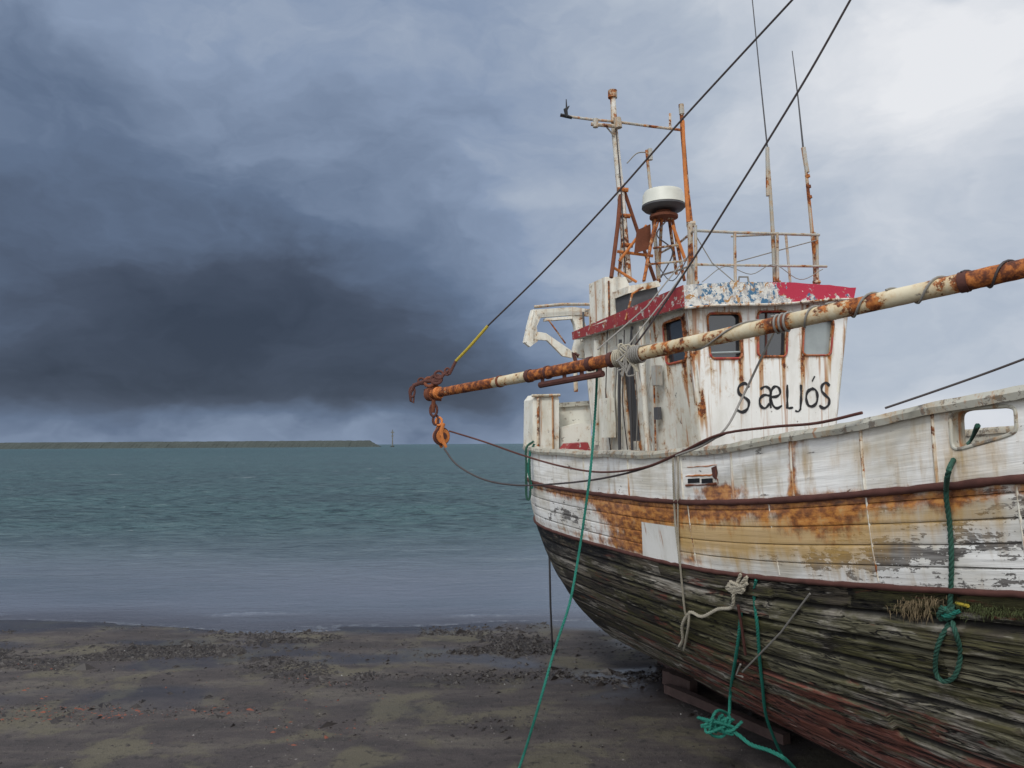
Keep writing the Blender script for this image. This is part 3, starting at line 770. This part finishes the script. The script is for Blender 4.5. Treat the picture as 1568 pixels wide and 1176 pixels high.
ptube([(645,588),(675,577),(690,566)],Yt,.018,M_drust,8)
ring(P(672,574,Yt),.05,.045,.015,M_drust); ring(P(685,569,Yt),.03,.04,.013,M_drust)
ptube([(664,612),(663,632)],Yt,.024,M_rust,8); ring(P(664,628,Yt),.04,.07,.015,M_drust); ring(P(667,643,Yt),.03,.055,.015,M_drust)
mb.obj('boom_tip_shackles',boat)
mb=MB()
pc=P(676,668,Yt)
axv=Vector((0.75,-1,0)).normalized()
def disc(c,r,w,mat,seg=24):
    mb.tube([c-axv*w/2,c+axv*w/2],r,mat,seg)
disc(pc-axv*.035,.095,.012,M_rusto); disc(pc+axv*.035,.085,.012,M_rusto); disc(pc,.105,.03,M_drust); disc(pc,.035,.11,M_drust)
disc(pc+axv*.042,.045,.012,M_rust)
for s_ in(-1,1):
    c0=pc+axv*.045*s_
    mb.tube([c0+Vector((0.0,0,.15)),c0+Vector((-.03,0,.05)),c0+Vector((-.02,0,-.03)),c0+Vector((.03,0,-.13))],[.018,.03,.03,.016],M_rusto,8)
mb.tube([pc+axv*.05+Vector((0,0,.13)),pc-axv*.05+Vector((0,0,.13))],.02,M_rusto,8)
ring(pc+Vector((-.03,0,.17)),.035,.045,.014,M_rusto)
mb.obj('pulley_block',boat)
mb=MB(); mtb=Vector((pts[-1].x,pts[-1].y,2.8)); mb.tube([mtb,mtb+Vector((0,0,6.0))],[.11,.07],M_boom,16,.3); mb.obj('forward_mast',boat)
mb=MB()
ptube([(688,573),(698,553)],8.62,.018,M_drust,8)
mb.obj('rigging_shackle',boat)
mb=MB()
ptube([(698,553,8.62),(720,530,8.5),(747,499,8.38)],8.5,.017,M_yel,8)
w=[(747,499,8.38),(830,418,7.9),(930,312,7.3),(1038,190,6.8),(1125,95,6.4),(1213,0,6.0),(1300,-95,5.6)]
ptube(w,0,.0095,M_wire,6,sm=True)
w=[(945,560,7.05),(990,505,6.9),(1065,392,6.5),(1120,305,6.2),(1172,222,5.95),(1240,110,5.65),(1302,0,5.4),(1360,-105,5.1)]
ptube(w,0,.009,M_wire,6,sm=True)
ptube([(688,660,8.6),(740,676,8.3),(800,697,8.0),(860,714,7.6),(920,723,7.1),(985,716,6.5),(1040,694,6.0),(1100,666,5.6),(1180,654,5.15),(1250,648,4.8),(1320,632,4.5)],0,.010,M_drust,6,sm=True)
ptube([(680,687,8.6),(700,712,8.5),(740,734,8.3),(790,743,8.0),(850,741,7.6),(920,733,7.1),(990,716,6.5),(1050,690,6.0),(1110,664,5.6)],0,.010,M_wire,6,sm=True)
ptube([(1196,486,5.6),(1160,560,5.8),(1136,610,5.9),(1112,655,5.6),(1080,680,5.75),(1035,698,6.0)],0,.009,M_gwire,6,sm=True)
ptube([(1355,625,4.2),(1420,603,4.1),(1500,575,3.95),(1570,549,3.8),(1640,522,3.7)],0,.007,M_wire,6,sm=True)
ptube([(1060,400,8.2),(1020,455,7.6),(975,512,7.2),(950,545,7.1)],0,.007,M_gwire,6)
ptube([(1050,395,8.3),(990,470,7.8),(915,535,7.6)],0,.008,M_gwire,6)
ptube([(1003,400,8.9),(1030,430,8.5),(1060,380,8.4)],0,.006,M_dgrey,6,sm=True)
mb.obj('rigging_wires',boat)
mb=MB()
def wrap(u0,u1,turns,mat,r,R_=0.066):
    pa,ia=bt(u0);pb,ib=bt(u1); d=(pb-pa).normalized(); x=d.cross(Vector((0,0,1))).normalized(); y=x.cross(d)
    nn=int(abs(turns)*16)+2; q=[]
    for i in range(nn+1):
        t=i/nn; a=2*math.pi*turns*t+1; q.append(pa.lerp(pb,t)+(x*math.cos(a)+y*math.sin(a))*R_)
    mb.tube(q,r,mat,6)
wrap(985,1195,1.3,M_gwire,.007); wrap(1185,1205,3,M_gwire,.009); wrap(1205,1270,1.5,M_gwire,.008); wrap(1270,1365,1.4,M_gwire,.008); wrap(1365,1480,1.5,M_gwire,.008); wrap(1480,1560,1.3,M_wire,.008)
wrap(944,956,5,M_beige,.010,.072); wrap(968,984,5,M_gwire,.009,.072); wrap(951,962,3,M_beige,.010,.078)
p,_=bt(955)
for i in range(9):
    q=[p+Vector((random.uniform(-.1,.1),-.09,random.uniform(-.18,.10))) for _ in range(4)]
    mb.tube(cr(q,6),.008,M_beige if i%2 else M_gwire,6)
mb.obj('boom_lashing',boat)
# ================= ROPES
mb=MB()
p,_=bt(915)
mb.rope([p+Vector((0,-.06,0)),P(912,620,7.2),P(907,690,7.15),P(903,730,7.1),P(895,790,7.15),P(886,850,7.2),P(872,925,7.1),P(850,992,7.05),P(825,1080,6.95),G(795,1176,.02),G(770,1230,.02)],.013,M_green)
mb.obj('green_rope_line')
mb=MB()
mb.rope([P(817,676,9.9),P(806,686,9.8),P(806,712,9.8),P(806,760,9.8),P(812,758,9.8),P(811,700,9.8),P(818,680,9.9)],.016,M_dgreen)
mb.rope([P(812,690,9.8),P(809,720,9.8),P(815,748,9.8)],.016,M_green)
mb.obj('green_rope_coil')
mb=MB()
mb.rope([hit(1161,889,.02),hit(1158,915,.02),hit(1163,960,.02),hit(1166,1010,.02),hit(1170,1050,.02),hit(1176,1090,.03),hit(1183,1125,.03),G(1200,1160,.05),G(1230,1190,.03),G(1260,1230,.03)],.014,M_green)
mb.rope([hit(1139,940,.03),hit(1134,975,.02),hit(1127,1020,.02),hit(1121,1060,.02),hit(1117,1090,.03),P(1112,1108,6.9)],.015,M_green)
c0=P(1103,1108,6.85)
for i in range(6):
    q=[c0+Vector((random.gauss(0,.075),random.gauss(0,.05),random.gauss(0,.045))) for _ in range(6)]
    mb.rope(q,.014,M_green)
mb.rope([c0+Vector((-.1,0,-.02)),P(1080,1115,6.85),P(1085,1122,6.8),P(1110,1112,6.8)],.014,M_green)
mb.rope([c0,P(1130,1125,6.8),P(1150,1140,6.7),P(1180,1150,6.5),P(1205,1165,6.4),G(1235,1200,.02)],.018,M_green)
mb.obj('green_mooring_rope')
mb=MB()
mb.rope([hit(1497,652,.03,3.9),hit(1486,675,.02),hit(1466,705,.03),hit(1457,750,.04),hit(1458,800,.02),hit(1461,850,.02),hit(1460,920,.03),hit(1458,935,.03)],.014,M_dgreen)
for i in range(4):
    q=[hit(1460+random.uniform(-18,18),942+random.uniform(-14,14),.03) for _ in range(5)]; mb.rope(q,.012,M_green if i==0 else M_dgreen)
mb.rope([hit(1455,945,.03),hit(1442,985,.03),hit(1436,1020,.03),hit(1448,1038,.03),hit(1468,1034,.03),hit(1477,1005,.03),hit(1470,970,.03),hit(1462,945,.03)],.014,M_dgreen)
mb.tube([hit(1470,928,.03),hit(1488,924,.03)],.010,M_yel,6)
mb.obj('dark_green_rope')
mb=MB()
mb.rope([hit(1038,697,.05),hit(1036,740,.03),hit(1036,780,.02),hit(1038,810,.02),hit(1046,870,.03),hit(1052,930,.03),hit(1056,945,.03)],.010,M_beige)
mb.rope([hit(1046,697,.05),hit(1043,745,.03),hit(1041,800,.02),hit(1044,860,.03)],.008,M_beige)
mb.rope([hit(1140,884,.04),hit(1132,905,.05),hit(1128,925,.05),hit(1105,936,.04),hit(1080,940,.04),hit(1062,940,.04),hit(1050,955,.04),hit(1050,975,.04),hit(1046,990,.04)],.015,M_beige)
mb.rope([hit(1062,940,.05),hit(1060,960,.05),hit(1052,996,.04)],.012,M_beige)
for i in range(4):
    q=[hit(1136+random.uniform(-16,16),897+random.uniform(-12,14),.045) for _ in range(5)]; mb.rope(q,.013,M_beige)
mb.obj('beige_rope')
mb=MB()
mb.tube([hit(1135,925,.03),hit(1141,965,.03),hit(1146,1000,.03)],.012,M_drust,8)
mb.tube([hit(1245,905,.03),hit(1200,965,.03),hit(1140,1022,.04)],.007,M_gwire,6)
mb.tube([hit(1140,1018,.04),hit(1134,1028,.05),hit(1143,1030,.05)],.009,M_gwire,6)
mb.obj('hull_hook_and_wire',boat)
mb=MB(); mb.tube([P(841,840,10.3),P(843,930,10.4),G(846,996,-.05)],.014,M_dgrey,8); mb.obj('steel_rod')
mb=MB()
def beam(p,q,w,h):
    p=Vector(p);q=Vector(q);d=(q-p).normalized();x=d.cross(Vector((0,0,1))).normalized();z=Vector((0,0,1))
    n=9;vs=[]
    for i in range(n):
        t=i/(n-1);c=p.lerp(q,t)
        for a,b in((-1,0),(1,0),(1,1),(-1,1)): vs.append(c+x*(w*(a+random.uniform(-.08,.08))/2)+z*(h*(b+random.uniform(-.05,.05))))
    fs=[(i*4+k,i*4+(k+1)%4,(i+1)*4+(k+1)%4,(i+1)*4+k) for i in range(n-1) for k in range(4)]+[(3,2,1,0),tuple((n-1)*4+k for k in range(4))]
    mb.add(vs,fs,M_beam)
beam(G(1022,1060),G(1205,1140),.10,.10); beam(G(1020,1046),G(1062,1064),.12,.17)
mb.obj('timber_cradle_beam',None,False)
def tuft(name,cs,n,L_,col):
    mb=MB(); mt=simple(name+'_mat',col,0.9,30,.6)
    for (u,v,sp_) in cs:
        for i in range(n):
            p=hit(u+random.gauss(0,sp_),v+random.gauss(0,3),.015); d=Vector((random.gauss(-.1,.7),random.gauss(-.25,.35),random.gauss(-.1,.5))).normalized()*random.uniform(.2,1)*L_
            e=p+d+Vector((0,0,-L_*.5)); md=p+d*.6; w=Vector((0,0,1)).cross(d).normalized()*.0016
            mb.add([p-w,p+w,md+w,md-w,e],[(0,1,2,3),(3,2,4)],mt)
    return mb.obj(name,None,False)
tuft('dry_grass',[(1410,922,18),(1425,918,16),(1395,930,14),(1405,940,14)],110,.06,(0.20,0.15,0.085))
tuft('green_moss',[(1500,930,22),(1530,934,20),(1555,938,14),(1515,940,22),(1480,926,12)],150,.026,(0.07,0.085,0.03))
# ================= BEACH
def beach_z(x,y):
    sp=np.log1p(np.exp(np.clip((y-12.0)*1.6,-30,30)))/1.6
    z=-0.042*np.minimum(sp,120)
    z=z+0.06*(fbm(x*0.22+3,y*0.45,3,2)-0.44)*np.exp(-np.clip(y-14,0,60)/8)
    z=z+0.024*(fbm(x*1.0,y*1.5,3,7)-0.44)*np.clip((13.2-y)/1.2,.25,1)+0.010*(fbm(x*7,y*7,2,9)-.37)*np.clip((12.8-y)/1.,.1,1)
    return z
def spaced(lo,a,b,hi,step,k):
    mid=np.arange(a,b,step)
    up=b+np.cumsum(step*k**np.arange(1,400)); up=up[up<hi]
    dn=a-np.cumsum(step*k**np.arange(1,400)); dn=dn[dn>lo][::-1]
    return np.concatenate([[lo],dn,mid,up,[hi]])
xs=spaced(-4000,-10,10,4000,.05,1.12); ys=spaced(-4000,5,16,6000,.04,1.12)
XX,YY=np.meshgrid(xs,ys); BZ=beach_z(XX,YY)
WL=-0.055
def sandmat():
    m,N,b=newmat('black_sand'); co=N.co(); wet=N.attr('wet')
    n=N.noise(co,1.1,5,0.6,0.4); n2=N.noise(N.vm('MULTIPLY',co,(0.6,2.0,1)),1.0,5,0.68); f=N.noise(co,70,4,0.7); g=N.noise(co,9,5,0.72)
    c=N.ramp(n2,[(0.3,(0.022,0.019,0.019)),(0.5,(0.048,0.039,0.038)),(0.7,(0.092,0.08,0.066))])
    c=N.mix(N.m('MULTIPLY',N.ss(n,0.5,0.62),0.6),c,(0.105,0.094,0.058))
    c=N.mix(N.m('MULTIPLY',N.ss(g,0.54,0.66),0.75),c,(0.014,0.012,0.012))
    c=N.mix(N.ss(f,0.62,0.7),c,(0.15,0.14,0.13))
    c=N.mix(N.m('MULTIPLY',wet,0.5),c,(0.025,0.022,0.024))
    N.put(b.inputs['Base Color'],c)
    N.put(b.inputs['Roughness'],N.m('SUBTRACT',0.85,N.m('MULTIPLY',wet,0.70)))
    b.inputs['Specular IOR Level'].default_value=0.5
    N.put(b.inputs['Normal'],N.bump(N.m('ADD',N.m('MULTIPLY',f,0.35),g),N.m('MULTIPLY_ADD',wet,-0.70,0.85),0.03))
    return m
wet=np.clip((YY-12.1-1.1*(fbm(XX*.5,YY*.5,3,4)-.44)*2)/.5,0,1)
wet=np.maximum(wet,0.8*np.clip((fbm(XX*.45+9,YY*1.1,3,14)-.48)*9,0,1)*np.clip((YY-8.0)/1.5,0,1))
grid_obj('beach',np.stack([XX,YY,BZ],-1),*XX.shape,sandmat(),{'wet':wet},None,None,None,True)
# ================= SEA
xs=spaced(-7000,-14,16,7000,.10,1.035); ys=spaced(11.6,11.7,40,9500,.05,1.025)
XX,YY=np.meshgrid(xs,ys)
amp=np.clip((YY-14.5)/18,0.0,1)
W=0.24*(fbm(XX*.35+YY*.05,YY*.9,4,31)-.47)*2*amp*np.clip(1.5-np.abs(YY)/150,0,1)+0.17*(fbm(XX*1.2,YY*2.8,3,37)-.44)*amp*np.clip(1-YY/90,0,1)
ripple=0.016*(fbm(XX*.35,YY*1.6,3,12)-.44)*2*np.clip(1-(YY-12)/12,0,1)
yb=13.75+1.0*(fbm(XX*.22+5,XX*0,3,61)-.44)*2
ridge=0.035*np.exp(-((YY-yb)/.10)**2)*np.clip((fbm(XX*.5,XX*0+2,2,63)-.28)*6,0,1)
ZW=WL+W+ripple+ridge
depth=ZW-beach_z(XX,YY)
def seamat():
    m,N,b=newmat('sea_water'); co=N.co(); s=N.sep(co); dep=N.attr('depth'); rg=N.attr('ridge')
    y=s[1]
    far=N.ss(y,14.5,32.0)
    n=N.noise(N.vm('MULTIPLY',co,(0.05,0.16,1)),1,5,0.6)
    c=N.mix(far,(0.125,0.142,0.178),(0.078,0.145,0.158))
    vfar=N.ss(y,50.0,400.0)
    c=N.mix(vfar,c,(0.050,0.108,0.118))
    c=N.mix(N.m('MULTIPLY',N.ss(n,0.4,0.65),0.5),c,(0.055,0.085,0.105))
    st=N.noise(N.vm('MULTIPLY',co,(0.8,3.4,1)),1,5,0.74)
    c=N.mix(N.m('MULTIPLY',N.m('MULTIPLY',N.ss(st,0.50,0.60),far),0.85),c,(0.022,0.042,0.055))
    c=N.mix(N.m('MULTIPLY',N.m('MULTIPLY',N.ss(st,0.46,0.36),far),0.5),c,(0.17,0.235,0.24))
    shal=N.m('SUBTRACT',1.0,N.ss(dep,0.0,0.06))
    c=N.mix(N.m('MULTIPLY',shal,0.7),c,(0.055,0.05,0.058))
    wc=N.noise(N.vm('MULTIPLY',co,(0.6,1.5,1)),1,5,0.78)
    foam=N.m('MULTIPLY',N.ss(wc,0.675,0.70),N.ss(y,19.0,28.0))
    wc2=N.noise(N.vm('MULTIPLY',co,(0.06,0.14,1)),1,5,0.8)
    foam=N.m('MAXIMUM',foam,N.m('MULTIPLY',N.ss(wc2,0.64,0.67),N.m('MULTIPLY',N.ss(y,50.0,80.0),0.7)))
    ef=N.noise(co,6,5,0.75)
    edge=N.m('MULTIPLY',N.m('SUBTRACT',1.0,N.ss(dep,0.001,0.006)),N.ss(ef,0.48,0.6))
    foam=N.m('MAXIMUM',foam,N.m('MULTIPLY',edge,0.22))
    foam=N.m('MAXIMUM',foam,N.m('MULTIPLY',N.m('MULTIPLY',rg,N.ss(ef,0.50,0.62)),0.45))
    c=N.mix(N.m('MULTIPLY',foam,0.75),c,(0.5,0.55,0.58))
    N.put(b.inputs['Base Color'],c)
    N.put(b.inputs['Roughness'],N.m('ADD',0.14,N.m('MULTIPLY',far,0.24)))
    b.inputs['Specular IOR Level'].default_value=0.45; b.inputs['IOR'].default_value=1.33
    w1=N.noise(N.vm('MULTIPLY',co,(1.3,4.0,1)),1,5,0.72); w2=N.noise(N.vm('MULTIPLY',co,(0.25,0.9,1)),1,5,0.68)
    h=N.m('ADD',N.m('MULTIPLY',w1,N.m('MULTIPLY_ADD',far,1.7,0.14)),N.m('MULTIPLY',w2,N.m('MULTIPLY',far,3.2)))
    N.put(b.inputs['Normal'],N.bump(h,1.0,0.27))
    return m
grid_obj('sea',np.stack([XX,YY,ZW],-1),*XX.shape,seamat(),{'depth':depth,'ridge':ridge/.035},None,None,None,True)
# ================= BREAKWATER + beacon
mb=MB(); M_rock=simple('breakwater_rock',(0.045,0.055,0.05),0.95,.25,0.5,bump=.6,bd=.3)
n=700; vs=[];Yb=900
xe=P(582,680,Yb).x; x0=-1600
for i in range(n+1):
    t=i/n; x=x0+(xe-x0)*t; end=min(1,(xe-x)/14)
    h=(7.6+random.uniform(-.25,.25))*max(end,0.02)
    yy=Yb+ (1-t)*60
    for (oy,oz) in((-22,-3),(-12,h*.55+random.uniform(-.5,.5)),(-4,h),(6,h+random.uniform(-.2,.2)),(22,-3)): vs.append(Vector((x+random.uniform(-.8,.8),yy+oy+random.uniform(-1,1),oz)))
mb.add(vs,[(i*5+k,i*5+k+1,(i+1)*5+k+1,(i+1)*5+k) for i in range(n) for k in range(4)],M_rock)
mb.obj('breakwater',None,False)
mb=MB(); Y=820; M_bc=simple('beacon_paint',(0.14,0.14,0.13),0.8)
ptube([(601,688),(601,658)],Y,[.8,.5],M_bc,10)
c=P(601,662,Y)
for z_,w_ in((0,3.4),(-4,2.4)): mb.box(c+Vector((0,0,z_)),w_,.6,1.2,M_bc,(Vector((1,0,0)),Vector((0,1,0)),Vector((0,0,1))))
mb.tube([c+Vector((0,0,-17)),c+Vector((0,0,-14.5))],[2.4,1.8],M_rock,10)
mb.obj('navigation_beacon')
# ================= debris on the beach
def debris(name,n,ysamp,size,mat,el=1.0,xr=(-8,8),thr=.33,k5=5,sd=77,lift=(.2,.55)):
    vs=[];fs=[]
    ys_=ysamp(n); xs_=np.random.uniform(xr[0],xr[1],n)*np.maximum(ys_/9,.6)
    cl=fbm(xs_*.9,ys_*1.6,3,sd)
    zs=beach_z(xs_,ys_)
    for x,y,z,c in zip(xs_,ys_,zs,cl):
        if random.random()>np.clip((c-thr)*k5,0.03,1): continue
        if z<WL+.0: continue
        s=size*random.lognormvariate(0,.5); a=random.gauss(0,.7) if el>1 else random.uniform(0,6.28); k=len(vs); m=5
        for j in range(m):
            q=6.28*j/m; rx=s*random.uniform(.5,1.2)*el; ry=s*random.uniform(.4,1)
            px,py=rx*math.cos(q),ry*math.sin(q)
            vs.append((x+px*math.cos(a)-py*math.sin(a),y+px*math.sin(a)+py*math.cos(a),z-.004))
        vs.append((x+random.uniform(-.3,.3)*s,y,z+s*random.uniform(*lift)))
        fs+=[(k+j,k+(j+1)%m,k+5) for j in range(m)]
    me=bpy.data.meshes.new(name); me.from_pydata(vs,[],fs); me.materials.append(mat); o=bpy.data.objects.new(name,me); scene.collection.objects.link(o)
def band(n): 
    return np.where(np.random.rand(n)<.65,np.random.normal(11.5,.55,n),np.random.normal(10.3,.9,n))
debris('seaweed_debris',100000,band,.013,simple('seaweed',(0.017,0.013,0.012),.5,9,.8),2.4,thr=.43,k5=9,lift=(.3,1.1))
debris('pebbles',9000,lambda n:np.random.uniform(6.0,12.8,n),.008,simple('pebble',(0.13,0.12,0.115),.8,9,.6))
debris('dark_pebbles',18000,lambda n:np.random.uniform(6.0,12.8,n),.009,simple('dark_pebble',(0.028,0.023,0.022),.7,9,.6),1.4)
debris('red_algae',2500,lambda n:np.random.normal(9.2,.7,n),.010,simple('algae',(0.16,0.05,0.03),.8,9,.6),2.0,(-6.5,-1.5),.5,9)
debris('shell_fragments',1300,lambda n:np.random.normal(11.4,1.2,n),.008,simple('shell',(0.36,0.36,0.35),.7,9,.3),thr=.4)
# ================= WORLD
w=bpy.data.worlds.new('World'); scene.world=w; w.use_nodes=True
try:
    w.cycles.sampling_method='MANUAL'; w.cycles.sample_map_resolution=256
except Exception: pass
nt=w.node_tree; N=NT(nt); bg=nt.nodes['Background']
d=N.co('Generated'); s=N.sep(N.vm('NORMALIZE',d))
az=N.m('ARCTAN2',s[0],s[1]); el=N.m('ARCSINE',s[2])
vec=N.comb(az,N.m('MULTIPLY',el,2.0),0.0)
wa=N.m('MULTIPLY',N.m('SUBTRACT',N.noise(vec,3.0,5,0.55),0.5),0.34)
wb=N.m('MULTIPLY',N.m('SUBTRACT',N.noise(N.vm('ADD',vec,(7.3,2.1,0)),3.4,5,0.55),0.5),0.20)
azw=N.m('ADD',az,wa); elw=N.m('ADD',el,wb)
def blob(u,v,su,sv,amp):
    a0=math.atan((u-784)/F); e0=math.atan((679-v)/F)
    x=N.m('DIVIDE',N.m('SUBTRACT',azw,a0),su/F); y=N.m('DIVIDE',N.m('SUBTRACT',elw,e0),sv/F)
    q=N.m('ADD',N.m('MULTIPLY',x,x),N.m('MULTIPLY',y,y))
    return N.m('MULTIPLY',N.m('EXPONENT',N.m('MULTIPLY',q,-1.0)),amp)
Fv=N.m('MULTIPLY_ADD',N.ss(azw,-0.30,0.5),0.36,0.43)
Fv=N.m('ADD',Fv,N.m('MULTIPLY',N.ss(elw,0.25,0.6),0.08))
for bl in((400,490,380,130,-.31),(60,420,300,170,-.11),(200,620,560,70,-.20),(60,170,200,70,-.08),(760,330,120,50,-.08),(680,570,190,100,-.17),(1520,180,130,100,.22),(1480,330,120,50,.08),(1530,25,34,28,-.42),(1480,30,120,45,.06),(600,30,300,70,.05),(830,310,60,25,.10),(1240,330,170,70,-.05),(1400,60,80,60,-.05)):
    Fv=N.m('ADD',Fv,blob(*bl))
band_=N.m('MULTIPLY',N.m('SUBTRACT',1.0,N.ss(N.m('ADD',el,N.m('MULTIPLY',wb,.22)),0.030,0.065)),N.m('MULTIPLY_ADD',N.ss(az,-.3,.1),-0.05,0.145))
Fv=N.m('ADD',Fv,band_)
tx=N.noise(N.comb(azw,N.m('MULTIPLY',elw,2.2),0.3),2.4,5,0.56,0.4)
tx2=N.noise(N.comb(azw,N.m('MULTIPLY',elw,1.5),3.3),6.5,5,0.6,0.5)
Fv=N.m('ADD',Fv,N.m('MULTIPLY',N.m('SUBTRACT',tx,0.5),0.42))
Fv=N.m('ADD',Fv,N.m('MULTIPLY',N.m('SUBTRACT',tx2,0.5),0.22))
def lin(*c): return tuple(((x/255)/12.92 if x/255<=.04045 else ((x/255+.055)/1.055)**2.4) for x in c)
sky=N.ramp(Fv,[(0.0,lin(54,63,79)),(0.16,lin(70,80,98)),(0.35,lin(96,112,137)),(0.55,lin(136,152,177)),(0.74,lin(178,188,202)),(1.0,lin(230,232,236))])
beh=N.m('MAXIMUM',N.ss(N.m('MULTIPLY',s[1],-1.0),-0.25,0.5),N.ss(el,0.65,1.2))  # unseen sky behind the camera and overhead, brightened as added fill light
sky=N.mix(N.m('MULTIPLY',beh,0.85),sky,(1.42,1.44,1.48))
nis=nt.nodes.new('ShaderNodeTexSky'); nis.sky_type='NISHITA'; nis.sun_disc=False
SE=math.radians(46); SR=math.radians(205)
nis.sun_elevation=SE; nis.sun_rotation=SR
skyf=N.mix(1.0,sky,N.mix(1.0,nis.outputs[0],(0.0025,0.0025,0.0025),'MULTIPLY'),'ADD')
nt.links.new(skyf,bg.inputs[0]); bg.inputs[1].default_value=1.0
sl=bpy.data.lights.new('sun','SUN'); sl.energy=1.5; sl.angle=math.radians(11); sl.color=(1,.97,.92)
so=bpy.data.objects.new('sun',sl); scene.collection.objects.link(so)
sd=Vector((math.sin(SR)*math.cos(SE),math.cos(SR)*math.cos(SE),math.sin(SE)))
so.rotation_euler=sd.to_track_quat('Z','Y').to_euler()
